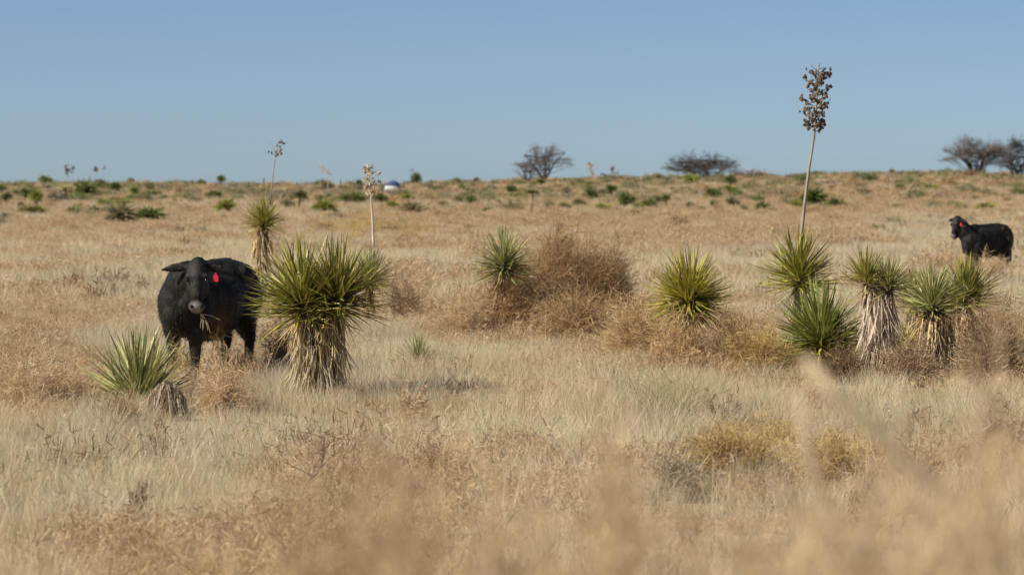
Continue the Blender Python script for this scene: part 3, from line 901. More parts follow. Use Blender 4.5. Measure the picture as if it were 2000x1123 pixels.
    # dewlap
    for k in range(6):
        t = k / 5; p = Vector((.66, 0, .72)).lerp(H(-.02, 0, -.30), t); mb.ball(p, (.09, .06, .12), 10, 8)
    raw = bpy.data.meshes.new('cow_raw'); raw.from_pydata([tuple(v) for v in mb.v], [], mb.f)
    tmp = bpy.data.objects.new('cow_raw', raw); C.objects.link(tmp)
    rm = tmp.modifiers.new('r', 'REMESH'); rm.mode = 'VOXEL'; rm.voxel_size = .015
    sm = tmp.modifiers.new('s', 'SMOOTH'); sm.factor = .6; sm.iterations = 8
    dg = bpy.context.evaluated_depsgraph_get()
    me = bpy.data.meshes.new_from_object(tmp.evaluated_get(dg))
    bpy.data.objects.remove(tmp)
    me.name = 'cow_body'
    me.materials.clear(); me.materials.append(M['hide'])
    # tone of the coat, with forehead light and flank sheen painted in
    co = np.empty(len(me.vertices) * 3, dtype=np.float32); me.vertices.foreach_get('co', co); co = co.reshape(-1, 3)
    col = np.zeros((len(co), 4), dtype=np.float32); col[:, 3] = 1
    mz = np.array(H(.13, 0, -.485)); dm = np.linalg.norm((co - mz) / 1.0, axis=1)
    f = np.clip(1 - (dm - .045) / .055, 0, 1)[:, None]
    col[:, :3] += f * np.array([.20, .17, .165])
    if belly_brown:
        bc = np.array(belly_brown[:3]); db = np.linalg.norm((co - bc) / np.array([.28, .22, .24]), axis=1)
        f = np.clip(1.3 - db, 0, 1)[:, None]; col[:, :3] += f * np.array([.11, .066, .030])
    fc = np.array(H(.06, 0, -.16)); dfc = np.linalg.norm((co - fc), axis=1); f = np.clip(1.2 - dfc / .17, 0, 1)[:, None]; col[:, :3] += f * np.array([.030, .028, .027])  # lighter forehead: light falling on the face, painted into the coat colour
    low = np.clip((.55 - co[:, 2]) / .4, 0, 1)[:, None]; col[:, :3] += low * np.array([.022, .016, .010])
    fl = np.array([-.55, .30, 1.0]); df = np.linalg.norm((co - fl) / np.array([.22, .2, .2]), axis=1)
    f = np.clip(1 - df, 0, 1)[:, None]; col[:, :3] += f * np.array([.06, .037, .026])  # brown sheen of the flank painted into the coat colour
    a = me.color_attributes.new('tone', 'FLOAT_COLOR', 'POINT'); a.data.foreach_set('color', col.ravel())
    # shaggy relief of the winter coat
    random.seed(seed)
    nz = np.array([noise.fractal(Vector((c[0] * 14, c[1] * 14, c[2] * 7)), 1, 2, 3) for c in co])
    no = np.empty(len(co) * 3, dtype=np.float32); me.vertices.foreach_get('normal', no); no = no.reshape(-1, 3)
    co2 = co + no * (nz[:, None] * .007)
    me.vertices.foreach_set('co', co2.astype(np.float32).ravel())
    me.polygons.foreach_set('use_smooth', [True] * len(me.polygons))
    link(bpy.data.objects.new('body', me), root)
    # face
    for s_ in (-1, 1):
        m1 = MB(); m1.ball(H(.080, .097 * s_, -.195), (.026, .020, .021), 12, 8, HM); m1.build('eye', M['eye'], root, True)
        m1 = MB(); m1.ball(H(.158, .050 * s_, -.462), (.014, .017, .022), 10, 6, HM); m1.build('nostril', M['nostril'], root, True)
    # ear tag: plate with a narrow neck, hanging from the ear
    s_ = tag_side
    m1 = MB()
    out = [(-.012, .06), (.012, .06), (.014, .035), (.032, .025), (.036, -.045), (.02, -.055), (-.02, -.055), (-.036, -.045), (-.032, .025), (-.014, .035)]
    c = H(.0, s_ * .19, -.17)
    n_ = len(out)
    for dz in (0, .006):
        for (a_, b_) in out: m1.v.append(c + side * a_ * .85 + uw * b_ * .88 + fw * dz)
    m1.f.append(tuple(range(n_))[::-1]); m1.f.append(tuple(range(n_, 2 * n_)))
    for k in range(n_): m1.f.append((k, (k + 1) % n_, n_ + (k + 1) % n_, n_ + k))
    m1.build('ear_tag', M['tag'], root)
    # shaggy hair of the coat, short strands along the surface
    hr = MB(); tri = list(me.polygons); random.seed(seed + 1)
    for k in range(9000):
        p = random.choice(tri); c0 = p.center; nn = p.normal
        if c0.z < .15: continue
        dv = (nn * .5 + Vector((-.35, 0, -1)) * .8 + rv(.25)).normalized()
        L = random.uniform(.02, .045) * (1.3 if c0.z < .8 else 1)
        if (c0 - Vector(mz)).length < .3: L *= .35
        hr.blade([c0 - nn * .004, c0 + dv * L * .5 + nn * .006, c0 + dv * L], .0035)
    o = hr.build('coat_hair', M['hide_hair'], root); o['kind'] = 'stuff'
    return root, H, yaw, scale
M['hide_hair'] = plain('black_coat_hair', (0.009, 0.0082, 0.0078), 0.5, 4, 0.6, 0.22)

g1 = spot(402, 738)
yaw1 = math.atan2(-math.cos(R(26)), -math.sin(R(26)))
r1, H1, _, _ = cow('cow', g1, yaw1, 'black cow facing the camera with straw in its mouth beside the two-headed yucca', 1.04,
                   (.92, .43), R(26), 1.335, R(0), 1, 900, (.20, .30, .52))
g2 = spot(1925, 534)
yaw2 = math.atan2(-math.cos(R(52)), -math.sin(R(52)))
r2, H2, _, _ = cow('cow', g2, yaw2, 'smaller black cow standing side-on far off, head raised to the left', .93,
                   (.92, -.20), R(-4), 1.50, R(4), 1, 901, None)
# straw hanging from the mouth of the nearer cow
random.seed(8)
mb = MB()
m0 = H1(.115, .05, -.515)
MW = Matrix.Translation(g1) @ Matrix.Rotation(yaw1, 4, 'Z')
p0 = MW @ m0
for k, (dx, dz, L) in enumerate([(.85, -.25, .24), (.35, -1, .2), (.2, -1, .17), (.05, -1, .19), (-.02, -1, .16), (.5, -1, .17), (.42, -1, .24), (.3, -.9, .12)]):
    dv = Vector((dx, -.1, dz)).normalized()
    b0 = Vector((random.uniform(-.012, .012), -.01, 0))
    mb.tube([b0, b0 + dv * L * .5 + Vector((.01, 0, .015)), b0 + dv * L], [.0038, .003, .0015], 4)
o = mb.build('straw', M['pale']); o.location = p0
o['label'] = 'wisps of pale straw hanging from the mouth of the nearer cow'; o['category'] = 'straw'

# ------------------------------------------------------------ distant yuccas and shrubs
def far_crown(seed, n_, el0, ln=1.0, wd=.13):
    random.seed(seed); mb = MB()
    for k in range(n_):
        az = k * 2.39996; t = (k + .5) / n_
        el = math.asin(math.sin(R(el0)) + (.999 - math.sin(R(el0))) * t) + random.gauss(0, .1)
        dv = Vector((math.cos(el) * math.cos(az), math.cos(el) * math.sin(az), math.sin(el)))
        L = ln * random.uniform(.72, 1.1)
        mb.blade([dv * .06, dv * L * .55 + rv(.02), dv * L - Vector((0, 0, .05))], wd)
    return mb
CR = {}
for mk in ('fardark', 'farlime', 'farolive', 'farpale', 'fargrey'):
    CR[mk] = [far_crown(300 + i, 190, e).mesh('far_crown', M[mk]) for i, e in enumerate((-50, -25, 2))]
skm = MB(); random.seed(9)
for k in range(60):
    a = k * 2.4; t = random.random()
    p = Vector((math.cos(a) * .5, math.sin(a) * .5, 1 - .7 * t)); skm.blade([p, p + Vector((math.cos(a) * .35, math.sin(a) * .35, -.22)), p + Vector((math.cos(a) * .5, math.sin(a) * .5, -.42))], .16)
skm.tube([Vector((0, 0, 0)), Vector((0, 0, 1))], [.38, .48], 8)
SK = {k: skm.mesh('far_skirt', M[k]) for k in ('fargrey', 'pale', 'umber')}
SHR = {mk: [bush_mesh(400 + i, 110, 1.0, 1.0, .045, 5, .5).mesh('far_shrub', M[mk]) for i in range(2)] for mk in ('farolive', 'fargrey', 'rust', 'fardark', 'umber')}

def fy(px, cy, wpx, hpx, mk, label, base=None, tp='fargrey', lean=0, kind=1, group=None):
    """a distant yucca: crown centre pixel, crown size, colour, foot pixel"""
    random.seed(int(px * 7 + cy))
    if base is None: base = cy + hpx * .5 + 3
    g = spot(px + lean, max(base, horizon_px(px) + 7.5)); d = g.y; ppm = FPX / d
    root = empty('yucca', g, label, 'yucca', group)
    c = at(px, cy + hpx * .12, d) - g
    cr = bpy.data.objects.new('crown', random.choice(CR[mk][(0 if kind == 1 else 2):(2 if kind == 1 else 3)]))
    cr.location = c; cr.rotation_euler = (random.uniform(-.2, .2), random.uniform(-.2, .2), random.uniform(0, 6))
    cr.scale = (wpx * .88 / ppm, wpx * .88 / ppm, hpx * .82 / ppm)
    link(cr, root)
    if c.z > .12:
        tr = bpy.data.objects.new('trunk', SK[tp])
        w = max(.07, wpx * .17 / ppm)
        v = Vector((c.x, c.y, c.z))
        tr.matrix_local = Matrix.Translation((0, 0, -.05)) @ v.to_track_quat('Z', 'Y').to_matrix().to_4x4() @ Matrix.Diagonal((w, w, v.length + .05, 1))
        link(tr, root)
    return root
def fs(px, base, wpx, hpx, mk, label, group=None):
    random.seed(int(px * 3 + base))
    g = spot(px, max(base, horizon_px(px) + 6.5)); ppm = FPX / g.y
    o = bpy.data.objects.new('shrub', random.choice(SHR[mk])); link(o)
    o.location = g; o.rotation_euler = (0, 0, random.uniform(0, 6)); o.scale = (wpx / ppm, wpx / ppm, hpx / ppm)
    o['label'] = label; o['category'] = 'shrub'
    if group: o['group'] = group
    return o
GD, LM, OL, PA, GR = 'fardark', 'farlime', 'farolive', 'farpale', 'fargrey'
G_ = 'distant yuccas on the rise'
for a in [
 (3, 367, 18, 18, GD, 'green yucca cut by the left edge, upper of two', 384), (13, 383, 18, 18, GD, 'green yucca cut by the left edge, lower of two', 402),
 (50, 373, 20, 16, GD, 'left head of the three-headed looking yucca clump near the left edge', 396), (71, 380, 22, 24, LM, 'taller right yucca of the clump near the left edge', 410),
 (41, 400, 10, 14, GD, 'tiny green yucca at the left foot of the left-edge clump', 412), (62, 412, 50, 18, LM, 'flat yellow-green yucca mat below the left-edge clump', 424),
 (88, 349, 22, 15, GD, 'dark tufted yucca standing alone on the skyline near the left edge', 360), (128, 369, 28, 20, PA, 'bleached pale yellow yucca with grey trunk', 398),
 (168, 370, 36, 42, GD, 'largest round green yucca under the left skyline', 392), (197, 354, 13, 9, OL, 'low olive tuft on the skyline right of the largest left green yucca', 361),
 (225, 362, 18, 15, GD, 'green yucca on a rusty foot just under the left skyline', 382), (256, 352, 11, 9, GD, 'tiny spiky yucca poking over the left skyline', 362),
 (263, 370, 15, 14, GD, 'small round green yucca on a thin stem', 390), (290, 362, 17, 18, OL, 'olive yucca with long brown skirt', 386),
 (393, 357, 15, 14, GD, 'dark yucca tuft on the skyline left of the one on a trunk', 366), (143, 413, 32, 18, GD, 'green yucca low in front of the pale yellow one', 424),
 (186, 411, 26, 20, OL, 'olive yucca between two greener ones on the left rise', 424), (205, 397, 30, 20, LM, 'yellow-green leaning yucca above the grey-green bush', 408),
 (236, 416, 50, 40, OL, 'wide grey-green yucca thicket with white sticks', 442), (292, 419, 52, 34, GD, 'dark green spreading yucca, widest on the left rise', 440),
 (240, 397, 30, 14, LM, 'yellow-green yucca peeping over the grey-green thicket', 408),
 (432, 348, 15, 13, GD, 'skyline yucca with round head on a short trunk', 368), (418, 381, 28, 20, GD, 'green yucca pair left of the yellow leaning yucca', 394),
 (440, 400, 32, 22, LM, 'bright yellow-green yucca leaning off a dark trunk', 420, 'umber', 16), (587, 380, 19, 20, GD, 'green yucca ball on a brown leaning trunk right of the slender yucca', 412, 'umber', -6),
 (562, 398, 26, 16, OL, 'low olive yucca behind the slender yucca', 410), (625, 386, 18, 18, OL, 'olive yucca left of the broad yellow-green one', 400),
 (637, 360, 24, 18, OL, 'yucca on the skyline crossed by a faint pale stalk', 376), (632, 402, 36, 26, LM, 'broad yellow-green yucca in the middle left of the rise', 420),
 (655, 413, 14, 14, GD, 'tiny dark yucca at the foot of the broad yellow-green one', 422), (676, 386, 26, 22, GD, 'left of two touching dark yuccas behind the white stalk', 402),
 (697, 384, 32, 24, GD, 'right of two touching dark yuccas behind the white stalk', 402), (744, 388, 22, 20, GD, 'round dark yucca below the blue and white shelter', 402),
 (767, 398, 22, 14, LM, 'yellowish yucca just right below the blue and white shelter', 412), (702, 356, 12, 12, GD, 'small skyline yucca left of the white stalk', 366),
 (813, 347, 17, 22, GD, 'tall-headed yucca on the skyline right of the blue and white shelter', 366), (842, 357, 14, 10, OL, 'tiny open tuft on the skyline right of the tall-headed yucca', 364),
 (893, 354, 17, 15, GD, 'skyline yucca above a tan mound', 366), (931, 352, 11, 12, GD, 'smallest round green yucca on the middle skyline', 362),
 (999, 369, 18, 16, GD, 'yucca with hanging pale skirt left of the bare-trunked one', 392), (1022, 384, 13, 12, GD, 'small dark yucca dot left of the bare-trunked yucca', 392),
 (797, 384, 22, 16, LM, 'yellow-green yucca with brown base right of the shelter', 398), (838, 384, 13, 11, GD, 'small green yucca dot above the wide olive one', 392),
 (867, 399, 17, 17, GD, 'green yucca beside a short pale stick', 410), (920, 389, 21, 18, GD, 'round green yucca on a short trunk in the middle of the rise', 408),
 (808, 408, 52, 26, OL, 'wide dark olive yucca mat on the middle rise', 422), (950, 410, 20, 11, GD, 'flat little green yucca in open grass', 417),
 (1040, 376, 22, 12, GD, 'yucca with long bare pale trunk and thin crown', 424, 'pale', -6), (1057, 355, 17, 13, GD, 'dark yucca at the foot of the bare grey tree', 366),
 (1104, 403, 24, 16, GD, 'dark green slanting yucca right of an olive shrub', 414), (1107, 371, 15, 24, OL, 'tall narrow olive yucca under the bare grey tree', 388),
 (1153, 378, 24, 26, GD, 'egg-shaped dark green yucca right of the bare grey tree', 396), (1194, 367, 20, 16, GD, 'forked yucca with grey legs, upper head', 388),
 (1177, 375, 14, 12, GD, 'small head left of the forked grey-legged yucca', 388), (1133, 396, 26, 16, OL, 'olive yucca below the egg-shaped one', 408),
 (1178, 405, 30, 17, LM, 'yellow-green yucca with a white stone-like base', 416), (1200, 411, 28, 12, OL, 'flat olive yucca right of the white-based one', 420),
 (1224, 388, 30, 30, GD, 'big round yucca, left of the middle green thicket', 406), (1246, 403, 20, 15, GD, 'dark low yucca in the gap of the middle green thicket', 413),
 (1268, 399, 26, 26, GD, 'round yucca in the centre of the green thicket', 414), (1287, 388, 28, 20, OL, 'grey-green yucca at the back of the green thicket', 402),
 (1301, 386, 14, 15, GD, 'small yucca on a brown trunk at the right end of the thicket', 410, 'umber'), (1346, 400, 13, 15, OL, 'lone narrow olive yucca in open grass', 410),
 (1371, 408, 16, 12, GD, 'small flat dark yucca right of the lone narrow one', 416), (1288, 345, 15, 13, OL, 'olive yucca on the skyline between the two trees', 356),
 (1349, 348, 28, 18, LM, 'yellow-green yucca in front of the dark flat-topped tree', 364), (1393, 378, 27, 24, GD, 'upper round head of the stacked yucca', 392),
 (1395, 397, 14, 14, GD, 'lower small head under the stacked yucca', 410), (1427, 350, 18, 19, GD, 'bright green upper yucca against the dark flat-topped tree', 376),
 (1424, 369, 20, 18, LM, 'yellow-green lower yucca touching the bright one', 384), (1430, 394, 22, 24, OL, 'faded olive yucca below the bright green pair', 410),
 (1452, 408, 16, 14, GD, 'small green yucca left of the dark round one', 418), (1490, 405, 28, 26, GD, 'dark round yucca left of the seed pod stalk', 419),
 (1511, 412, 14, 14, OL, 'small faded yucca touching the dark round one on its right', 421),
 (1590, 382, 42, 40, GD, 'largest dark round yucca behind the seed pod stalk', 406), (1556, 400, 26, 22, LM, 'lower yucca touching the left of the largest dark one', 413),
 (1634, 397, 36, 26, GD, 'slanting green yucca right of the seed pod stalk', 412), (1617, 350, 16, 9, OL, 'small olive tuft on the slope right of the tall stalk', 356),
 (1668, 352, 14, 7, OL, 'tiny flat olive tuft on the right slope', 357), (1742, 334, 10, 9, OL, 'tiny knob-headed yucca on the right skyline', 344),
 (1758, 364, 16, 14, GD, 'small dark yucca with a rust foot on the right slope', 378), (1776, 388, 19, 14, GD, 'round dark yucca on the right slope', 396),
 (1752, 404, 24, 11, GD, 'flat dark green yucca on the right slope above the far cow', 410), (1816, 366, 32, 14, LM, 'wide open yellow-green yucca under the right skyline', 376),
 (1901, 375, 14, 12, GD, 'upper of two small green balls right of the wide open yucca', 384), (1904, 386, 14, 10, GD, 'lower of two small green balls above the far cow', 392),
 (1924, 404, 34, 16, LM, 'arched yellow-green yucca just above the far cow', 415), (1966, 392, 14, 12, GD, 'small green yucca near the right edge', 401),
 (1817, 424, 16, 12, OL, 'small olive tuft left of the far cow head', 431), (1711, 430, 16, 10, LM, 'tiny yellow-green tuft in the open right slope', 436),
 (1728, 427, 8, 7, GD, 'dot-like green tuft beside the tiny yellow-green one', 431), (1996, 374, 14, 12, OL, 'olive yucca cut by the right edge', 382)]:
    lean = a[8] if len(a) > 8 else 0
    tp = a[7] if len(a) > 7 else 'fargrey'
    fy(a[0], a[1], a[2], a[3], a[4], a[5], a[6], tp, lean, 1 if a[3] > a[2] * .6 else 2, G_)
G2 = 'distant dry shrubs on the rise'
for a in [
 (110, 398, 38, 26, GR, 'grey-brown shrub left of the pale yellow yucca'), (28, 430, 22, 10, 'rust', 'small rusty shrub below the left-edge clump'),
 (318, 376, 26, 14, GR, 'grey shrub under the left skyline'), (350, 386, 28, 26, 'rust', 'round red-brown shrub under the left skyline'),
 (288, 387, 24, 16, 'rust', 'rust shrub at the foot of the skirted olive yucca'), (224, 386, 16, 12, 'rust', 'tiny rust shrub under the rusty-footed yucca'),
 (552, 364, 22, 13, GR, 'rounded brown shrub on the skyline right of the thin stalk'), (455, 361, 12, 8, GR, 'small grey bump on the skyline right of the trunked yucca'),
 (404, 375, 22, 12, 'rust', 'rusty shrub behind the green yucca pair'), (490, 380, 40, 14, GR, 'grey low shrub left of the slender yucca head'),
 (880, 382, 34, 16, 'rust', 'reddish shrub above the stick beside the yucca'), (893, 366, 34, 12, 'rust', 'tan mound under the skyline yucca'),
 (897, 402, 28, 20, OL, 'olive shrub left of the round short-trunked yucca'), (955, 384, 24, 12, GR, 'grey shrub at the foot of a thin post'),
 (1000, 416, 46, 26, OL, 'broad olive shrub left of the long bare trunk'), (1073, 411, 26, 18, OL, 'olive shrub right of the long bare trunk'),
 (975, 402, 18, 12, GR, 'small grey shrub left of the broad olive shrub'), (1150, 356, 16, 9, 'rust', 'rust bump on the skyline right of the bare tree'),
 (1108, 388, 22, 12, 'rust', 'rust patch of shrub beside the tall narrow yucca'), (1310, 364, 26, 9, OL, 'low olive shrub under the gap between the trees'),
 (1283, 367, 14, 12, OL, 'small olive shrub below the skyline between the trees'), (1262, 356, 26, 7, 'rust', 'low rust mound on the skyline between the trees'),
 (1348, 382, 26, 18, 'rust', 'reddish shrub below the yucca before the flat-topped tree'), (1320, 398, 28, 14, 'rust', 'tan-gold shrub right of the green thicket'),
 (1400, 416, 24, 18, 'rust', 'brown shrub at the foot of the stacked yucca'), (1510, 390, 34, 16, 'umber', 'dark brown shrub left of the largest dark yucca'),
 (1515, 376, 28, 12, 'rust', 'rust shrub above the dark brown one'), (1620, 432, 44, 18, 'rust', 'orange-brown shrub below the slanting yucca'),
 (1590, 422, 50, 18, 'rust', 'rust shrub below the largest dark yucca'), (1695, 348, 24, 9, GR, 'flat grey-olive shrub on the right skyline'),
 (1748, 347, 24, 8, GR, 'grey mound under the tiny knob-headed yucca'), (1725, 361, 28, 10, GR, 'faint grey shrub on the right slope'),
 (1805, 338, 20, 7, 'rust', 'low tan mound on the right skyline left of the tree'), (1650, 368, 14, 9, GR, 'small grey shrub right of the tall stalk'),
 (1623, 376, 18, 12, 'umber', 'dark little shrub between yuccas right of the tall stalk'), (1975, 407, 20, 8, GR, 'small grey shrub near the right edge'),
 (1780, 345, 40, 5, 'rust', 'very low tan strip of shrub on the right skyline'), (380, 424, 26, 7, GR, 'low grey shrub in the grass right of the widest dark yucca'),
 (130, 445, 30, 11, 'umber', 'dark brown low shrub in the open grass at left'), (195, 444, 26, 9, 'umber', 'second dark brown low shrub right of the first in the left grass'),
 (1090, 436, 14, 6, 'umber', 'tiny dark shrub in the grass under the bare trunk'), (1160, 462, 24, 10, 'umber', 'dark smudge-like shrub left of the pale clearing'),
 (1243, 455, 16, 8, 'umber', 'tiny dark shrub in the pale clearing'), (1320, 452, 36, 14, 'umber', 'low brown shrub right of the pale clearing'),
 (1305, 440, 12, 8, OL, 'tiny olive shrub above the low brown one'), (820, 478, 34, 18, 'rust', 'rust shrub far behind the upright reddish weed'),
 (640, 436, 34, 10, 'fargrey', 'grey low shrub right of the slender yucca head'), (290, 502, 26, 12, 'farolive', 'faint tan-olive tuft above the nearer cow')]:
    fs(*a, G2)

# far flower stalks, posts
def far_stalk(px, base_py, pts, label, pan, reach, npod, podr, mk='stalkd', pk='pod', rad=.03, seed=1):
    g = spot(px, max(base_py, horizon_px(px) + 7.5)); 
    root = empty('dead_flower_stalk', g, label, 'flower stalk', 'distant dead yucca stalks')
    flower_stalk(root, g, g.y, pts, rad, 14, pan, reach, npod, podr, mk, pk, seed)
far_stalk(130, 364, [(131, 364), (131, 345), (130, 318)], 'thin stalk with dark pod heads, leftmost on the skyline', .55, .28, 26, .14, seed=31, rad=.022)
far_stalk(141, 364, [(142, 364), (142, 345), (141, 320)], 'fainter stalk right beside the leftmost one', .68, .22, 12, .12, seed=32, rad=.02)
far_stalk(186, 364, [(187, 364), (187, 345), (186, 321)], 'stalk with one dark knob on the left skyline', .7, .2, 14, .13, seed=33, rad=.018)
far_stalk(204, 364, [(204, 364), (204, 345), (204, 320)], 'faintest stalk right of the dark-knobbed one', .75, .13, 6, .10, seed=34, rad=.018)
far_stalk(374, 368, [(375, 368), (374, 358), (374, 348)], 'short grey stalk on the skyline left of the trunked yucca', .3, .18, 10, .1, seed=35)
far_stalk(638, 382, [(640, 384), (640, 365), (639, 345), (632, 330), (624, 318)], 'pale bent stalk above the skyline left of the white-stalked yucca', .5, .5, 24, .09, 'stalk', 'podp', .05, 36)
far_stalk(808, 366, [(810, 366), (808, 345), (804, 328)], 'short dark stalk over the tall-headed skyline yucca', .6, .2, 8, .10, seed=37, rad=.02)
far_stalk(1155, 360, [(1156, 360), (1155, 338), (1151, 312)], 'tan feathery stalk right of the bare tree', .45, .35, 26, .14, 'stalkd', 'podp', .022, 38)
far_stalk(1178, 360, [(1178, 360), (1178, 345), (1178, 338)], 'short stalk with dark knob between two taller ones', .4, .18, 14, .13, seed=39, rad=.02)
far_stalk(1196, 360, [(1197, 360), (1196, 340), (1195, 323)], 'stalk with dark tapered head right of the short one', .55, .24, 20, .13, seed=40, rad=.02)
far_stalk(1206, 360, [(1206, 360), (1206, 345), (1206, 330)], 'faint thin stalk right of the dark tapered one', .6, .14, 5, .1, seed=41, rad=.018)
far_stalk(1252, 400, [(1247, 402), (1251, 372), (1253, 338)], 'thin pale stalk rising from the green thicket', .6, .12, 6, .08, 'stalk', 'podp', .035, 42)
far_stalk(878, 410, [(881, 412), (879, 395), (878, 388)], 'short pale stick beside a green yucca', .7, .08, 3, .06, 'stalk', 'podp', .05, 43)
for px, y0, y1, lb in [(515, 373, 348, 'dark thick fence post left of the thin stalk yucca'), (579, 370, 355, 'thin fence post on the skyline right of the round brown shrub'),
                       (665, 372, 351, 'fence post right of the pale bent stalk'), (962, 380, 352, 'tall fence post on the middle skyline'), (475, 366, 357, 'short fence post stub on the skyline')]:
    g = spot(px, y0); ppm = FPX / g.y; h = (y0 - y1) / ppm
    mb = MB(); mb.tube([Vector((0, 0, -.1)), Vector((.01, 0, h * .5)), Vector((.02, 0, h))], [.075, .07, .065], 7)
    o = mb.build('fence_post', M['post']); o.location = g
    o['label'] = lb; o['category'] = 'fence post'; o['group'] = 'fence posts along the skyline'

# ------------------------------------------------------------ blue-topped white shelter on the skyline
g = spot(766, 379); ppm = FPX / g.y
root = empty('shelter', g, 'small white rounded shelter with dark blue top on the skyline', 'shelter')
w = 17.5 / ppm; h = 26 / ppm
def shell(z0, z1, name, m_, k=1.0):
    mb = MB(); seg = 20; rings = 6
    for r_ in range(rings + 1):
        z = z0 + (z1 - z0) * r_ / rings
        rr = w * k * math.sqrt(max(0.0, 1 - (max(0.0, z) / h) ** 2.6))
        for j in range(seg):
            a = 2 * math.pi * j / seg
            mb.v.append(Vector((rr * math.cos(a) + .10 * (z / h) * w, rr * .7 * math.sin(a), z)))
    for r_ in range(rings):
        for j in range(seg):
            a = r_ * seg + j; b_ = r_ * seg + (j + 1) % seg
            mb.f.append((a, b_, b_ + seg, a + seg))
    if z1 > h * .95: mb.f.append(tuple(rings * seg + j for j in range(seg)))
    mb.build(name, m_, root, True)
shell(-.1, h * .62, 'wall', M['tent_white'], .95); shell(h * .60, h * .995, 'roof', M['tent_blue'], 1.0)
mb = MB(); mb.tube([Vector((w * .78, -w * .48, 0)), Vector((w * .86, -w * .40, h * .6))], [.09, .09], 6); mb.build('side_flap', M['tent_blue'], root)

# ------------------------------------------------------------ trees
def tree(px, base_py, label, wpx, hpx, seed, stems, twig_m, flat=0.0, dens=1.0, spread=1.0, th=.02, x_off=0, low=.25):
    random.seed(seed)
    g = spot(px, max(base_py, horizon_px(px) + 7.5)); ppm = FPX / g.y; w = wpx / ppm; h = hpx / ppm
    root = empty('mesquite_tree', g, label, 'tree')
    tr = MB(); tw = MB()
    tips = []
    for s_ in range(stems):
        a = 6.283 * s_ / stems + random.uniform(-.4, .4)
        p = Vector((random.gauss(0, w * .025), random.gauss(0, w * .02), -.1))
        dx = math.cos(a) if stems > 1 else 0
        n_ = 5; pts = [p]
        tgt = Vector((math.cos(a) * w * .30 * spread, math.sin(a) * w * .2, h * random.uniform(.55, .75)))
        for q in range(1, n_ + 1):
            t = q / n_
            pts.append(p.lerp(tgt, t) + Vector((0, 0, h * .06 * math.sin(t * 3.1))) + rv(.06 * h * .4))
        tr.tube(pts, [h * .028 * (1 - .65 * k / n_) for k in range(n_ + 1)], 6)
        for k in range(1, n_ + 1): tips.append((pts[k], (pts[k] - pts[k - 1]).normalized(), k / n_))
    tr.build('trunk', M['bark'], root, True)
    # limbs that fill an uneven dome
    lobes = [(Vector((((j + .5) / 10 - .5) * .9 * w, random.uniform(-.2, .2) * w, h * random.uniform(.45, .9))), random.uniform(.07, .15) * w) for j in range(10)]
    limb = MB()
    nl = int(90 * dens)
    ends = []
    for k in range(nl):
        p, d0, t = random.choice(tips)
        c, r_ = random.choice(lobes)
        e = c + rv(r_ * .55)
        ell = (e.x / (w * .5)) ** 2 + (e.y / (w * .35)) ** 2
        zmax = h * (1 - flat * .0) * math.sqrt(max(.04, 1 - ell * .9)) 
        if ell > 1: e.x /= math.sqrt(ell); e.y /= math.sqrt(ell); zmax = h * .45
        e.z = min(max(e.z, h * low), zmax)
        m1 = p.lerp(e, .5) + rv(.05 * w) * .6
        limb.tube([p, m1, e], [.035, .024, .012], 4)
        ends.append((m1, e)); 
    limb.build('limbs', M['bark'], root)
    for (m1, e) in ends:
        for k in range(int(16 * dens)):
            t = random.random(); p = m1.lerp(e, t)
            dv = ((e - m1).normalized() * .6 + rv(.7) + Vector((0, 0, .15))).normalized(); L = w * random.uniform(.03, .085)
            q = p + dv * L
            tw.blade([p, p.lerp(q, .5) + rv(L * .12), q], th)
            for j in range(3):
                pp = p.lerp(q, random.uniform(.3, 1)); tw.blade([pp, pp + (dv + rv(.6)).normalized() * L * .5], th * .8)
    o = tw.build('twigs', M[twig_m], root); o['kind'] = 'stuff'
    return root
tree(1062, 357, 'bare leafless grey mesquite tree on the middle skyline', 128, 82, 51, 4, 'twig', 0, .95, 1.0, .020, low=.22)
tree(1372, 353, 'dark flat-topped mesquite tree right of the bare grey one', 172, 61, 52, 6, 'mesq', 1, 1.05, 1.35, .024, low=.46)
tree(1908, 349, 'wide bare dark mesquite on the right skyline', 158, 88, 53, 7, 'twig', 0, 1.4, 1.0, .024, low=.1)
tree(1985, 350, 'darker mesquite cut by the right edge', 128, 84, 54, 6, 'mesq', 0, 1.2, 1.0, .024, low=.1)
tree(1028, 357, 'smaller bare mesquite half merged with the left side of the bare grey tree', 58, 56, 55, 3, 'twig', 0, .4, 1.0, .018, low=.3)
fs(1478, 354, 56, 22, 'umber', 'brown brushy mound against the right side of the flat-topped tree')
fs(1440, 352, 34, 18, 'fargrey', 'grey brush under the right limbs of the flat-topped tree')
fs(1895, 352, 60, 16, 'umber', 'dark brush under the wide bare mesquite')
fs(1960, 352, 70, 16, 'umber', 'dark brush under the mesquite at the right edge')

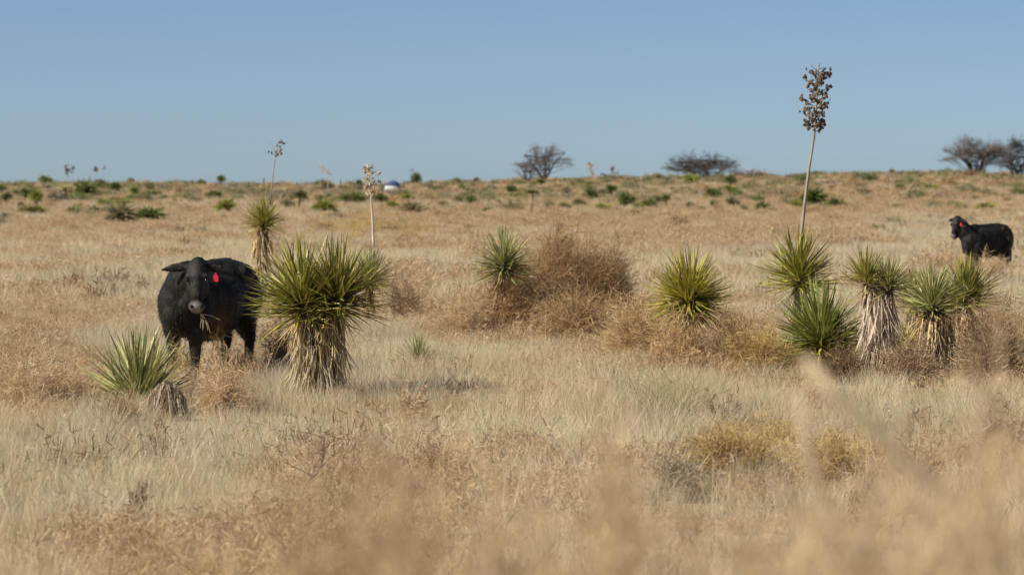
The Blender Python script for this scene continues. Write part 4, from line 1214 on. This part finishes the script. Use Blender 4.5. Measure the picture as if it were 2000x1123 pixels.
# ------------------------------------------------------------ blurred weeds close to the camera
def near_weed(seed, ns, w, h, th):
    random.seed(seed); mb = MB()
    for k in range(ns):
        a = random.uniform(0, 6.28); r_ = random.random()
        p = Vector((math.cos(a) * .04, math.sin(a) * .04, -.03))
        tgt = Vector((math.cos(a) * w * .5 * r_, math.sin(a) * w * .5 * r_, h * random.uniform(.6, 1) * (1 - .25 * r_ * r_)))
        pts = [p, p.lerp(tgt, .35) + rv(.015), p.lerp(tgt, .7) + rv(.02), tgt]
        mb.blade(pts, th)
        for q in range(20):
            t = random.uniform(.15, 1); pp = p.lerp(tgt, t); dd = ((tgt - p).normalized() * .7 + rv(.6)).normalized(); L = random.uniform(.04, .12)
            e = pp + dd * L
            mb.blade([pp, pp.lerp(e, .5) + rv(.008), e], th * .9)
            mb.blade([pp.lerp(e, .5), pp.lerp(e, .5) + (dd + rv(.8)).normalized() * L * .5], th * .8)
    return mb
NW = [near_weed(700 + i, 46, .40, .9, .0055).mesh('near_weed', M['lensweed']) for i in range(3)]
weeds = []
for i, (px, top, d, wd, lb) in enumerate([
  (720, 930, 5.6, 1.0, 'blurred tan weed close to the lens, left of the tallest blurred clump'), (840, 900, 5.0, 1.1, 'tallest blurred orange weed clump low in the middle'),
  (640, 1010, 5.2, .9, 'blurred low weed at the bottom left of the middle clump'), (960, 960, 6.0, 1.1, 'blurred weed right of the tallest middle clump'),
  (430, 980, 6.5, .7, 'narrow blurred brown weed at bottom left'), (1215, 840, 7.5, .7, 'narrow tall blurred weed near the centre'),
  (1120, 1040, 5.2, 1.0, 'blurred weed low at the bottom centre'), (1500, 1000, 5.5, .9, 'blurred weed at the bottom right of centre'),
  (1600, 960, 5.0, .9, 'blurred weed beneath the slanting blurred stalk'), (1720, 840, 6.0, .9, 'blurred tan weed on the right below the yucca row'),
  (1850, 1000, 5.0, 1.0, 'blurred brown weed at the bottom right'), (1960, 790, 5.6, 1.1, 'tall blurred weed hugging the right edge'),
  (60, 1050, 6.0, .8, 'faint blurred weed in the bottom left corner'), (1350, 1050, 5.6, .8, 'faint blurred weed at the bottom between two clumps'),
  (770, 860, 5.8, .8, 'blurred weed stem cluster rising highest left of centre'), (700, 1000, 4.6, 1.0, 'large blurred orange haze of weed at the bottom left of centre'),
  (900, 1020, 4.5, 1.0, 'large blurred orange haze of weed at the bottom centre'), (1190, 900, 5.6, .6, 'blurred leaning weed left of the golden weed mat'),
  (540, 1040, 5.0, .9, 'blurred weed at the bottom, right of the crooked branch foot'), (1760, 980, 4.6, 1.1, 'large blurred tan haze of weed at the bottom right'),
  (1900, 900, 4.8, 1.0, 'large blurred brown haze of weed before the right edge clump'), (1640, 1040, 4.6, 1.0, 'blurred weed under the thin curving stalk'),
  (1230, 1010, 4.8, .8, 'blurred weed at the bottom under the tall central blurred weed'), (1440, 1090, 4.6, .8, 'lowest faint blurred weed right of centre'),
  (240, 1090, 5.4, .7, 'very low blurred weed at the bottom left')]):
    g = on_ground(px, d); zt = CZ - (top - 355) / FPX * d
    h = max(.25, zt - g.z + .05)
    o = bpy.data.objects.new('near_weed', NW[i % 3]); link(o)
    o.location = g; o.rotation_euler = (0, 0, i * 1.3); o.scale = (wd, wd, h / .9)
    o['label'] = lb; o['category'] = 'weed'; o['group'] = 'blurred weeds close to the camera'
for i, (pts, d, r_, lb) in enumerate([
  ([(1570, 700), (1640, 780), (1740, 870), (1830, 950), (1960, 1110)], 5.3, .0095, 'long blurred straw stalk slanting down to the right'),
  ([(1560, 760), (1575, 880), (1620, 1000), (1660, 1120)], 6.0, .007, 'thin blurred stalk curving down right of centre'),
  ([(1770, 760), (1750, 900), (1700, 1020), (1660, 1120)], 5.6, .006, 'faint blurred stalk slanting down to the left')]):
    P0 = on_ground(pts[-1][0], d)
    P = [at(x, y, d) - P0 for x, y in pts]
    last = P[-1]; P.append(Vector((last.x * 1.0 + (last.x - P[-2].x) * .8, 0, -.03)))
    mb = MB(); mb.tube(P, [r_ * .7] + [r_] * (len(P) - 1), 6)
    o = mb.build('bent_stalk', M['pale'], None, True); o.location = P0
    o['label'] = lb; o['category'] = 'stalk'
